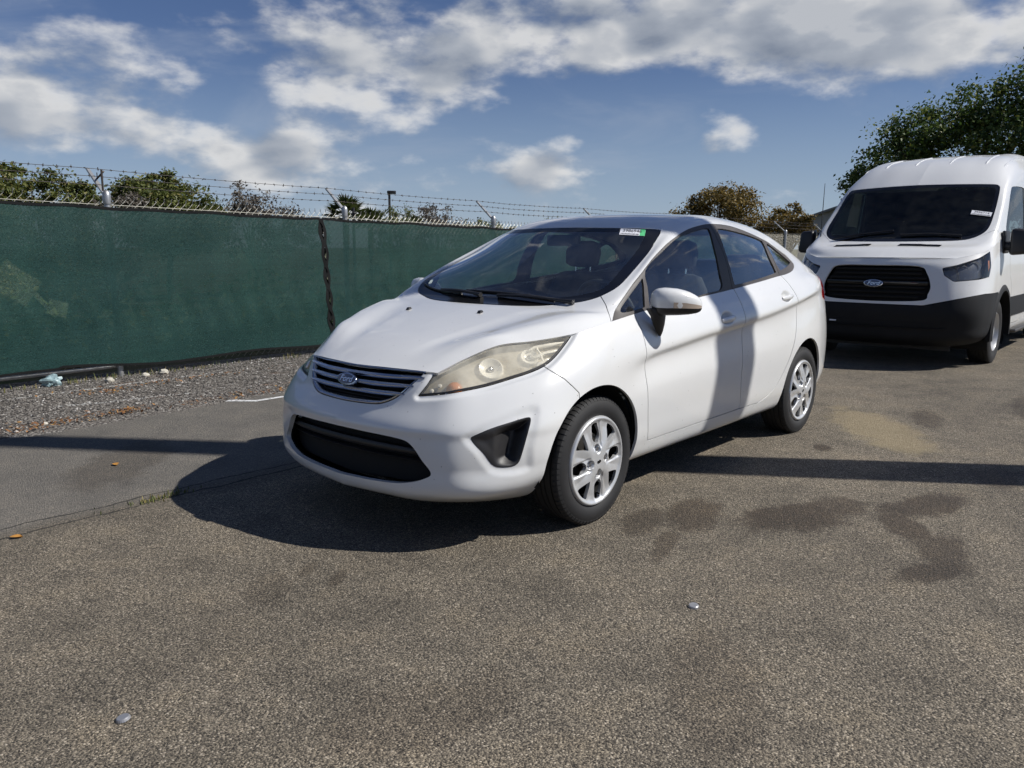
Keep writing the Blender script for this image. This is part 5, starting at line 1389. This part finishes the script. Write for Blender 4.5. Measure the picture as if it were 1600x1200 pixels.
# ------------------------------------------------------------------ chain-link fence with green privacy screen and barbed wire
FY = -5.29
fence = empty('security_fence', (0, 0, 0), 'long chain-link fence covered in green privacy screen, topped with barbed wire', 'fence')
M['galv'] = material('galvanised_steel', (.42, .43, .44), .42, .75, fn=_dusty((.42, .43, .44), (.25, .22, .18), .5, 14))
M['wire'] = material('weathered_wire', (.34, .33, .29), .5, .55)
M['barb'] = material('dark_barbed_wire', (.07, .06, .055), .6, .4)
def ftop(x): return 1.655 + .016 * x * (x > -7) + (-.112) * (x <= -7) + .0
XP = [5.2, 2.35, -.46, -3.31, -6.06, -8.83, -11.6, -14.35, -17.1, -19.85]
for i, x in enumerate(XP):
    h = 1.78 + .012 * x if x > -7 else 1.70
    p = MB().tube([(x, FY, -.05), (x, FY, h)], .030, 14).build('fence_post', M['galv'], fence, smooth=50)
    MB().lathe([(.036, h - .10), (.038, h - .09), (.038, h - .02), (.034, h + .005), (.020, h + .030), (.0, h + .036)], 14, 'z').build('post_cap', M['galv'], p, smooth=50); bpy.data.objects[-1] if False else None
    c = p.children[0]; c.location = (x, FY, 0)
    # slanted arm of folded channel leaning out over the far side
    a0 = Vector((x, FY - .02, h)); a1 = Vector((x + .03, FY - .31, h + .26)); d = (a1 - a0).normalized(); s = Vector((1, 0, 0)); n = s.cross(d).normalized()
    v = []
    for q, w in ((a0, .022), (a0 + (a1 - a0) * .12, .020), (a1, .014)):
        for (su, nn) in ((-1, 0), (-1, .020), (-.82, .020), (-.82, .004), (.82, .004), (.82, .020), (1, .020), (1, 0)): v.append(q + s * su * w + n * nn)
    f = [(j*8 + k, j*8 + (k+1) % 8, (j+1)*8 + (k+1) % 8, (j+1)*8 + k) for j in range(2) for k in range(8)]
    MB().add(v, f).build('barb_arm', M['galv'], p)
    if i == 2:
        MB().tube([(x - .02, FY - .30, 1.905), (x + .0, FY - .02, 1.985)], .009, 6).build('bracket', M['barb'], p)
        MB().tube([(x - .02, FY - .295, 1.905), (x - .02, FY - .30, 1.965)], .006, 5).build('bracket_pin', M['barb'], p)
        MB().tube([(x + .02, FY - .02, 1.80), (x + .02, FY - .02, 2.00)], .010, 6).build('bracket_rod', M['barb'], p)
        MB().tube([(x - .01, FY - .20, 1.93), (x - .01, FY - .20, 1.985)], .005, 5).build('bracket_pin', M['barb'], p)
def strand(u):
    """a barbed strand at fraction u along the arms"""
    m = MB(); pts = []
    for a, b in zip(XP[:-1], XP[1:]):
        for k in range(8):
            s = k / 8; x = a + (b - a) * s; h = (1.78 + .012 * x if x > -7 else 1.70)
            pts.append((x + .03*u, FY - .02 - .29*u, h + .26*u - .05 * s * (1 - s) + .004))
    m.tube(pts, .0028, 5)
    x = 5.1
    while x > -19.8:
        j = min(range(len(pts) - 1), key=lambda q: abs(pts[q][0] - x)); a, b = pts[j], pts[j + 1]; s = (x - a[0]) / (b[0] - a[0] + 1e-9)
        c = Vector(a).lerp(Vector(b), s)
        for q in range(2):
            an = random.uniform(0, 3.14); d = Vector((random.uniform(-.3, .3), math.cos(an), math.sin(an))) * .017
            m.tube([c - d, c + d], .0022, 4, False)
        m.tube([c - Vector((.009, 0, 0)), c + Vector((.009, 0, 0))], .0055, 5)
        x -= .125
    return m.build('barbed_strand', M['barb'], fence)
for u in (.33, .66, .97): strand(u)
# chain-link: zigzag wires, every second one twisted to spikes at the top
m = MB(); D = .0385
V = []; F = []
def wire(pts, r):
    k = len(V); n = len(pts)
    for i, p in enumerate(pts):
        for a in (0, 2.094, 4.189): V.append((p[0] + r*math.cos(a)*.8, p[1] + r*math.sin(a), p[2] + r*math.cos(a)*.6))
    for i in range(n - 1):
        for j in range(3): F.append((k + i*3 + j, k + i*3 + (j+1) % 3, k + i*3 + 3 + (j+1) % 3, k + i*3 + 3 + j))
x = 5.0; i = 0
while x > -19.8:
    top = ftop(x) + .080; nz = int((1.70 - .015) / D)
    r = .0025
    pts = [(x - (D if (k + i) % 2 else 0), FY - .028 - (.005 if (k + i) % 2 else 0), top - D * (nz - k)) for k in range(nz + 1)]
    # spike: each wire rises from the last diamond, twists and splays
    e = pts[-1]; sx = -1 if (nz + i) % 2 == 0 else 1
    pts += [(e[0] + sx * .001, e[1], e[2] + .012), (e[0] - sx * .001, e[1], e[2] + .024), (e[0] - sx * D * .28, e[1] + .003, e[2] + .036)]
    wire(pts, r); x -= D; i += 1
me = bpy.data.meshes.new('chain_link'); me.from_pydata(V, [], F); me.update()
tag(link('chain_link', me, M['wire'], fence), kind='stuff')
MB().tube([(5.2, FY - .03, .075), (2.3, FY - .03, .07), (-.46, FY - .03, .085)], .020, 10).build('bottom_rail', M['galv'], fence, smooth=60)
MB().tube([(x, FY - .03, ftop(x) + .022) for x in np.linspace(5.2, -19.8, 30)], .0035, 5).build('tension_wire', M['wire'], fence)

def _screen(t, b):
    p = t.pos(); x, y, z = t.sep(p)
    weave = t.noise(t.vmath('MULTIPLY', p, (1.0, 1.0, 2.2)), 75.0, 4, .75)
    streak = t.noise(t.vmath('MULTIPLY', p, (.7, 1.0, 14.0)), 2.6, 6, .62)
    cloud = t.noise(p, 1.1, 5, .6)
    c = t.mix(streak, (.007, .034, .032), (.018, .062, .058))
    c = t.mix(t.step(cloud, .35, .75), c, t.mix(1.0, c, (1.30, 1.22, 1.12), 'MULTIPLY'))
    fleck = t.math('GREATER_THAN', weave, .64)
    c = t.mix(t.math('MULTIPLY', fleck, .35), c, (.12, .16, .14))
    fleck2 = t.math('GREATER_THAN', t.noise(p, 160.0, 2, .5), .735)
    c = t.mix(t.math('MULTIPLY', fleck2, .5), c, (.24, .29, .25))
    dust_toplight = t.math('MULTIPLY', t.step(z, .95, 1.62), .40)  # top-lit look painted into the cloth: paler upwards, with some dust
    c = t.mix(t.math('MULTIPLY', dust_toplight, t.step(weave, .35, .65)), c, (.046, .082, .074))
    # paler worn patches near the left end
    def patch(cx, cz, a, h, ang):
        ca, sa = math.cos(ang), math.sin(ang)
        u = t.math('ABSOLUTE', t.math('ADD', t.math('MULTIPLY', t.math('SUBTRACT', x, cx), ca), t.math('MULTIPLY', t.math('SUBTRACT', z, cz), sa)))
        v = t.math('ABSOLUTE', t.math('ADD', t.math('MULTIPLY', t.math('SUBTRACT', x, cx), -sa), t.math('MULTIPLY', t.math('SUBTRACT', z, cz), ca)))
        return t.math('MULTIPLY', t.step(u, a * 1.12, a * .9), t.step(v, h * 1.12, h * .9))
    worn = t.math('MAXIMUM', patch(.43, .94, .17, .13, .62), t.math('MAXIMUM', patch(.10, .70, .085, .07, .3), patch(.30, .88, .30, .022, .95)))
    dd = .0385 * 2
    g1 = t.math('PINGPONG', t.math('ADD', x, z), dd / 2); g2 = t.math('PINGPONG', t.math('SUBTRACT', x, z), dd / 2)
    worn = t.math('MULTIPLY', worn, .38)
    c = t.mix(worn, c, (.10, .17, .135))
    c = t.mix(1.0, c, t.ramp(weave, [(.32, (.62, .62, .62)), (.5, (1.0, 1.0, 1.0)), (.68, (1.45, 1.4, 1.38))]), 'MULTIPLY')
    t.l.new(c, b.inputs['Base Color'])
    t.l.new(t.bump(weave, .004, .7), b.inputs['Normal'])
    b.inputs['Specular IOR Level'].default_value = .25
    out = t.n['Material Output']
    tr = t.node('ShaderNodeBsdfTransparent'); tl = t.node('ShaderNodeBsdfTranslucent'); t.l.new(c, tl.inputs[0])
    m1 = t.node('ShaderNodeMixShader'); m1.inputs[0].default_value = .22; t.l.new(b.outputs[0], m1.inputs[1]); t.l.new(tl.outputs[0], m1.inputs[2])
    hole = t.math('ADD', t.math('ADD', t.math('MULTIPLY', t.step(weave, .66, .34), .11), .015), t.math('MULTIPLY', worn, .5))
    m2 = t.node('ShaderNodeMixShader'); t.l.new(hole, m2.inputs[0]); t.l.new(m1.outputs[0], m2.inputs[1]); t.l.new(tr.outputs[0], m2.inputs[2])
    t.l.new(m2.outputs[0], out.inputs[0])
M['screen'] = material('green_woven_screen', (.02, .08, .06), .75, fn=_screen)
M['hem'] = material('black_hem_tape', (.007, .0075, .008), .8, **{'Specular IOR Level': .2})
def seam_x(base, tilt, z, side):
    """edge of a screen panel at a laced joint: pinched at the ties, gaping between"""
    u = (1.58 - z) / .265
    gap = .010 + .026 * abs(math.sin(math.pi * u))**1.3
    return base + tilt * (1.58 - z) + side * gap
def screen(x0, x1, j0, j1):
    nx = max(8, int((x0 - x1) / .045)); nz = 46
    G = np.zeros((nx + 1, nz + 1, 3))
    for i in range(nx + 1):
        s = i / nx
        for k in range(nz + 1):
            w = k / nz; xm = x0 + (x1 - x0) * s
            zb = .125 + .03 * math.sin(xm * .9) + .02 * math.sin(xm * 3.1 + 1) - (.02 if xm > .2 else 0); zt = ftop(xm) - .010 * abs(math.sin(xm * 2.2)) - .004 * math.sin(xm * 9)
            z = zb + (zt - zb) * w
            xa = seam_x(x0, -.085, z, -1) if j0 else x0; xb = seam_x(x1, -.085, z, 1) if j1 else x1
            x = xa + (xb - xa) * s
            puff = .016 * math.sin(x * 2.24 + .4) * math.sin(math.pi * w) + .006 * math.sin(x * 13 + 1.5 * math.sin(x * 3.1)) * (.3 + w * w) + .006 * math.sin(x * 7.3 + z * 3) + .005 * math.sin(z * 11 + x * 2) + .0035 * math.sin(x * 23 + 2 * math.sin(z * 5))
            G[i, k] = (x, FY + .070 + puff, z)
    me_s = Surf.grid(G, np.arange(nx + 1.), np.arange(nz + 1.), flip=True)
    o = me_s.build('screen_panel', M['screen'], fence)
    m = MB()
    def ribbon(P, wv):
        v = []
        for p in P: v += [tuple(p + np.array([0, .004, 0]) - np.array(wv)), tuple(p + np.array([0, .004, 0]) + np.array(wv))]
        n = len(P); m.add(v, [(2*i, 2*i+1, 2*i+3, 2*i+2) for i in range(n - 1)])
    ribbon(G[:, -1] + np.array([0, 0, -.004]), (0, 0, .013)); ribbon(G[:, 0], (0, 0, .012))
    if j0: ribbon(G[0, :], (.020, 0, 0))
    if j1: ribbon(G[-1, :], (.020, 0, 0))
    m.build('hem', M['hem'], o)
screen(5.2, -2.905, False, True); screen(-2.905, -9.3, True, True); screen(-9.3, -15.6, True, False)
_v = []
for k in range(61):      # black strap laced in a twist down the joint
    z = 1.60 - 1.40 * k / 60; xc = -2.905 - .085 * (1.58 - z); ph = k / 60 * math.pi * 10.6
    dx, dy = .026 * math.cos(ph), .016 * math.sin(ph)
    _v += [(xc - dx, FY + .062 - dy, z), (xc + dx, FY + .062 + dy, z)]
MB().add(_v, [(2*k, 2*k+1, 2*k+3, 2*k+2) for k in range(60)]).build('lashing_strap', M['hem'], fence, smooth=60)
for k in range(5):
    z = 1.58 - .265 * (k + .02) - .003; xc = -2.905 - .085 * (1.58 - z)
    MB().tube([(xc - .03, FY + .046, z), (xc, FY + .056, z + .004), (xc + .03, FY + .046, z - .002)], .003, 5).build('lacing_tie', M['hem'], fence)

# ------------------------------------------------------------------ trees and things beyond the fence
def leafmat(name, stops, trans=.35):
    m = bpy.data.materials.new(name); m.use_nodes = True; t = NT(m.node_tree); b = m.node_tree.nodes['Principled BSDF']
    r = t.node('ShaderNodeNewGeometry').outputs['Random Per Island']; c = t.ramp(r, stops)
    t.l.new(c, b.inputs['Base Color']); b.inputs['Roughness'].default_value = .55
    tl = t.node('ShaderNodeBsdfTranslucent'); t.l.new(c, tl.inputs[0]); mx = t.node('ShaderNodeMixShader'); mx.inputs[0].default_value = trans
    t.l.new(b.outputs[0], mx.inputs[1]); t.l.new(tl.outputs[0], mx.inputs[2]); t.l.new(mx.outputs[0], m.node_tree.nodes['Material Output'].inputs[0])
    return m
M['leaf_dark'] = leafmat('dark_glossy_foliage', [(0, (.028, .058, .012)), (.5, (.066, .112, .021)), (.85, (.13, .175, .032)), (1, (.22, .21, .05))])
M['leaf_olive'] = leafmat('olive_foliage', [(0, (.042, .058, .013)), (.5, (.105, .130, .030)), (.85, (.17, .18, .042)), (1, (.24, .20, .07))])
M['leaf_rust'] = leafmat('russet_turning_foliage', [(0, (.065, .058, .014)), (.4, (.16, .115, .026)), (.75, (.26, .17, .038)), (1, (.34, .24, .07))])
M['leaf_grey'] = leafmat('grey_dry_twigs', [(0, (.07, .06, .05)), (.6, (.14, .12, .10)), (1, (.20, .18, .15))])
M['leaf_palm'] = leafmat('palm_fronds', [(0, (.035, .05, .015)), (1, (.09, .11, .03))])
M['bark'] = material('tree_bark', (.08, .065, .05), .9, fn=_dusty((.07, .055, .042), (.14, .12, .10), .6, 12))
def tree(name, label, base, trunk_h, blobs, leaves, size, mat, group=None, clump=.55, trunk_r=.15, twig=True):
    """blobs: (x, y, z, rx, ry, rz) crown masses relative to base; leaves are gathered in clumps with gaps between"""
    e = empty(name, base, label, 'tree' if 'tree' in name else 'shrub', group)
    C = []; N = []; tips = []
    vol = np.array([b[3] * b[4] * b[5] for b in blobs])**.67; vol /= vol.sum()
    for b, w in zip(blobs, vol):
        n = int(leaves * w); nc = max(6, int(n / 75))
        d = rng.normal(size=(nc, 3)); d /= np.linalg.norm(d, axis=1, keepdims=True)
        rad = rng.uniform(.35, 1.0, nc)**.45
        cc = np.array(b[:3]) + d * rad[:, None] * np.array(b[3:]) * rng.uniform(.85, 1.12, (nc, 1))
        tips += [tuple(q) for q in cc[:: max(1, nc // 10)]]
        k = rng.integers(0, nc, n); sz = rng.uniform(.5, 1.2, nc) * clump * min(b[3:]) * .55
        q = cc[k] + rng.normal(size=(n, 3)) * sz[k][:, None] * np.array([.62, .62, .45])
        C.append(q); N.append(d[k] * .5 + rng.normal(size=(n, 3)) * .8 + np.array([0, 0, .5]))
    C = np.concatenate(C); N = np.concatenate(N)
    keep = C[:, 2] > -.1; C = C[keep]; N = N[keep]
    s = rng.uniform(.6, 1.3, len(C)) * size
    cards('crown', C, N, s, s * .55, mat, e, fold=.15)
    m = MB(); top = np.mean([b[:3] for b in blobs], 0)
    m.tube([(0, 0, -.2), (.04, .02, trunk_h * .5), (.0, .05, trunk_h), (top[0] * .6, top[1] * .6, max(trunk_h, top[2]))], [trunk_r * 1.3, trunk_r, trunk_r * .85, trunk_r * .3], 8)
    for tp in tips[:40]:
        a = Vector((0, .05, trunk_h * random.uniform(.7, 1.05))); b_ = Vector(tp); mid = a.lerp(b_, .5) + Vector((random.uniform(-.2, .2), random.uniform(-.2, .2), random.uniform(0, .3)))
        m.tube([a, mid, b_], [trunk_r * .42, trunk_r * .22, trunk_r * .06], 5, False)
    m.build('trunk', M['bark'], e, smooth=60)
    return e
# big dark tree behind the van
tree('broadleaf_tree', 'large dark green tree rising behind the white van', (-26.6, -3.35, -.2), 2.5,
     [(0, 0, 4.3, 2.6, 2.6, 1.7), (1.0, -1.9, 4.1, 1.6, 1.5, 1.1), (.8, -2.9, 3.4, .9, .9, .6), (.3, 1.9, 5.1, 1.9, 1.9, 1.7), (-.5, 4.0, 5.2, 2.3, 2.3, 2.1), (.4, .7, 5.8, 1.2, 1.2, .9), (-.4, 2.9, 6.4, 1.5, 1.5, 1.2), (.9, -1.0, 5.1, 1.1, 1.1, .8), (0, 1.5, 3.2, 2.8, 2.8, 1.1), (-.6, 5.2, 6.6, 1.4, 1.4, 1.1)], 60000, .135, M['leaf_dark'], clump=.62, trunk_r=.28)
# russet trees right of the sedan's roof
tree('russet_tree', 'rust-brown leafed tree above the sedan roof, the wider of two', (-25.4, -11.2, 0), 1.2,
     [(0, 0, 2.55, 1.1, 1.5, 1.0), (-.1, -1.1, 2.4, .9, .9, .75), (.2, 1.0, 2.6, .9, .9, .8), (.0, .3, 3.15, .6, .7, .42), (0, -.8, 3.0, .55, .6, .4)], 15000, .10, M['leaf_rust'], 'russet trees beyond the fence', .6, .10)
tree('russet_tree', 'smaller rust-brown tree between the sedan roof and the van', (-26.0, -8.9, 0), 1.0,
     [(0, 0, 2.05, .9, 1.0, .75), (.1, .55, 2.1, .6, .6, .55), (0, -.5, 1.8, .7, .7, .6), (0, .1, 2.6, .4, .45, .3)], 9000, .095, M['leaf_rust'], 'russet trees beyond the fence', .6, .09)
# left: tree, hedge-like bushes, bare brush
_ = 0
tree('round_tree', 'round yellow-green tree behind the fence post at left', (-6.3, -15.9, 0), 1.3,
     [(0, 0, 2.0, 1.2, .9, .85), (.5, .2, 2.35, .75, .6, .55), (-.8, -.1, 1.75, .85, .7, .6), (.15, 0, 2.70, .6, .45, .3)], 22000, .09, M['leaf_olive'], None, .6, .09)
for i, (x, y, sc, mt, lab) in enumerate(((-1.6, -14.6, 1.25, 'leaf_olive', 'dark bushy shrub above the fence at the left edge'), (-3.15, -14.9, 1.22, 'leaf_olive', 'dense green shrub behind the fence, left of the first post'), (-4.5, -15.2, 1.08, 'leaf_grey', 'sparse grey-green shrub right behind the first fence post'), (-.2, -13.6, 1.25, 'leaf_olive', 'green shrub behind the fence, leftmost of the row'))):
    tree('wild_shrub', lab, (x, y, 0), .6, [(0, 0, 1.45 * sc, 1.15, .7, .80 * sc), (.5, 0, 1.95 * sc, .6, .4, .38 * sc), (-.5, .1, 1.85 * sc, .65, .4, .42 * sc), (.0, 0, .6, 1.1, .8, .6)], 17000 if mt != 'leaf_grey' else 8000, .08, M[mt], 'wild shrubs behind the left of the fence', .6, .05)
tree('bare_shrub', 'grey leafless brush behind the fence, right of the round tree', (-8.9, -16.4, 0), .6, [(0, 0, 1.75, 1.1, .9, .75), (.5, .1, 2.4, .55, .5, .42), (-.9, -.3, 1.75, .9, .7, .6), (-1.9, -.6, 1.6, .9, .7, .5)], 6500, .085, M['leaf_grey'], None, .7, .06)
def palm(base, r, h, label):
    e = empty('fan_palm', base, label, 'palm', 'fan palms beyond the fence')
    MB().tube([(0, 0, -.2), (.02, 0, h * .6), (0, 0, h)], [.10, .09, .08], 8).build('trunk', M['bark'], e, smooth=60)
    for k in range(22):
        a = 2.4 * k; up = 1.35 - 1.5 * (k / 22); m = MB(); v = []; f = []
        d = Vector((math.cos(a) * math.cos(up), math.sin(a) * math.cos(up), math.sin(up))); side = d.cross(Vector((0, 0, 1))).normalized(); nn = side.cross(d)
        o = Vector((0, 0, h)); hub = o + d * r * .45
        m.tube([o, hub], .012, 4)
        for j in range(13):
            q = (j - 6) / 6 * 1.25; tip = hub + (d * math.cos(q) + side * math.sin(q)) * r * .62 * (1 - .12 * abs(q)) - Vector((0, 0, .10 * r * (1 + abs(q)))); wv = (side * math.cos(q) - d * math.sin(q)) * r * .045
            mid = hub.lerp(tip, .5) + nn * .03 * r
            m.add([hub, mid - wv, tip, mid + wv], [(0, 1, 2, 3)])
        m.build('frond', M['leaf_palm'], e, fix=False)
palm((-12.4, -17.0, 0), .75, 2.2, 'fan palm above the fence beside the second post, the larger one')
palm((-13.5, -17.2, 0), .62, 1.98, 'smaller fan palm above the fence, left of the lamp post')
for i, (x, y, sc, lab) in enumerate(((-15.6, -18.2, 1.3, 'olive shrub behind the fence just right of the lamp post'), (-17.2, -18.0, 1.42, 'taller loose shrub behind the fence, midway between lamp post and third post'), (-18.9, -17.6, 1.22, 'low shrub behind the fence beside the third post'), (-23.2, -16.9, 1.22, 'dark shrub behind the fence touching the sedan roofline'), (-21.4, -17.4, 1.08, 'low olive shrub behind the fence left of the sedan roof'))):
    tree('olive_shrub', lab, (x, y, 0), .6, [(0, 0, 1.2 * sc, 1.0, .9, .65 * sc), (.5, 0, 1.65 * sc, .5, .5, .40 * sc), (-.5, 0, 1.5 * sc, .5, .5, .45 * sc), (0, 0, .6, 1.1, .9, .6)], 6000, .085, M['leaf_olive' if i != 1 else 'leaf_grey'], 'olive shrubs beyond the fence', .65, .05)
# undergrowth right behind the screen darkens it from behind
C = []
for i, x in enumerate(np.arange(5, -20, -.8)):
    n = 1300; hh = .46 + .10 * math.sin(i * 1.3)
    C.append(np.stack([rng.normal(x, .5, n), rng.normal(-7.2 + .3 * math.sin(i * 2.1), .35, n), np.abs(rng.normal(0, hh * .62, n))], 1))
C = np.concatenate(C)
tag(cards('undergrowth', C, rng.normal(size=C.shape) + np.array([0, .3, .6]), rng.uniform(.07, .16, len(C)), rng.uniform(.04, .09, len(C)), M['leaf_dark'], kind='stuff'), 'dark undergrowth glimpsed through the lower part of the green screen', 'undergrowth')
# lamp post
lp = empty('lamp_post', (-22.9, -27.2, 0), 'thin dark lamp post standing beyond the fence', 'lamp post')
MB().tube([(0, 0, -.1), (0, 0, 3.83)], [.07, .055], 8).build('pole', M['black_plastic'], lp, smooth=60)
bevel(MB().box((-.32, -.10, 3.78), (.10, .14, 3.93)).build('lamp_head', M['black_plastic'], lp), .03); lp.rotation_euler = (0, 0, -.75)
sp_ = empty('sign_post', (-9.6, -13.1, 0), 'thin dark post behind the fence left of the palms', 'post')
MB().tube([(0, 0, -.1), (0, 0, 2.22)], .035, 8).build('pole', M['black_plastic'], sp_, smooth=60); MB().box((-.02, -.10, 2.05), (.02, .10, 2.09)).build('cross_piece', M['black_plastic'], sp_)

# shed with lap siding
shed = empty('shed', (-36.0, -9.2, 0), 'grey shed with horizontal lap siding and shallow gable, behind the van', 'building')
M['siding'] = material('pale_grey_siding', (.36, .36, .36), .7, fn=_dusty((.38, .38, .37), (.26, .25, .23), .5, 1.5))
M['shed_roof'] = material('grey_shed_roof', (.20, .20, .20), .7)
W2 = 3.1
for k in range(12):
    z0 = .22 * k
    o = MB().add([(.02, -W2, z0), (.02, W2, z0), (0, W2, z0 + .225), (0, -W2, z0 + .225), (-.05, -W2, z0), (-.05, W2, z0), (-.05, W2, z0 + .225), (-.05, -W2, z0 + .225)], [(0,1,2,3),(4,7,6,5),(0,4,5,1),(1,5,6,2),(2,6,7,3),(3,7,4,0)]).build('siding_board', M['siding'], shed)
zt = .22 * 12
for k in range(4):
    za = zt + .22 * k; zb = min(za + .225, zt + .95); ya = W2 * (1 - (za - zt) / .95); yb = W2 * (1 - (zb - zt) / .95)
    if yb < 0: yb = .01
    MB().add([(.02, -ya, za), (.02, ya, za), (0, yb, zb), (0, -yb, zb)], [(0, 1, 2, 3)]).build('siding_board', M['siding'], shed)
for s in (1, -1):
    MB().add([(.25, s*(W2 + .22), zt - .06), (.25, 0, zt + 1.0), (-7, 0, zt + 1.0), (-7, s*(W2 + .22), zt - .06), (.25, s*(W2 + .22), zt - .16), (.25, 0, zt + .90), (-7, 0, zt + .90), (-7, s*(W2 + .22), zt - .16)], [(0,1,2,3),(4,7,6,5),(0,4,5,1),(1,5,6,2),(2,6,7,3),(3,7,4,0)]).build('roof_slope', M['shed_roof'], shed)
MB().box((-6.9, -W2, 0), (-.06, W2, zt)).build('side_wall', M['siding'], shed)

# tall concrete pole outside the picture on the right: its shadow crosses the lot and the sedan's doors
pole = empty('utility_pole', (-2.33 - .558 * 2.9 + .060, 2.17 + .830 * 2.9 + .040, 0), 'tall grey concrete utility pole right of the cars', 'utility pole')
M['concrete'] = material('weathered_concrete', (.34, .32, .30), .9, fn=_dusty((.34, .33, .31), (.22, .20, .18), .6, 3))
MB().tube([(0, 0, -.2), (0, 0, 5.0), (0, 0, 10.8)], [.262, .205, .140], 20).build('shaft', M['concrete'], pole, smooth=60)
MB().box((-.9, -.06, 10.2), (.9, .06, 10.32)).build('cross_arm', M['bark'], pole)
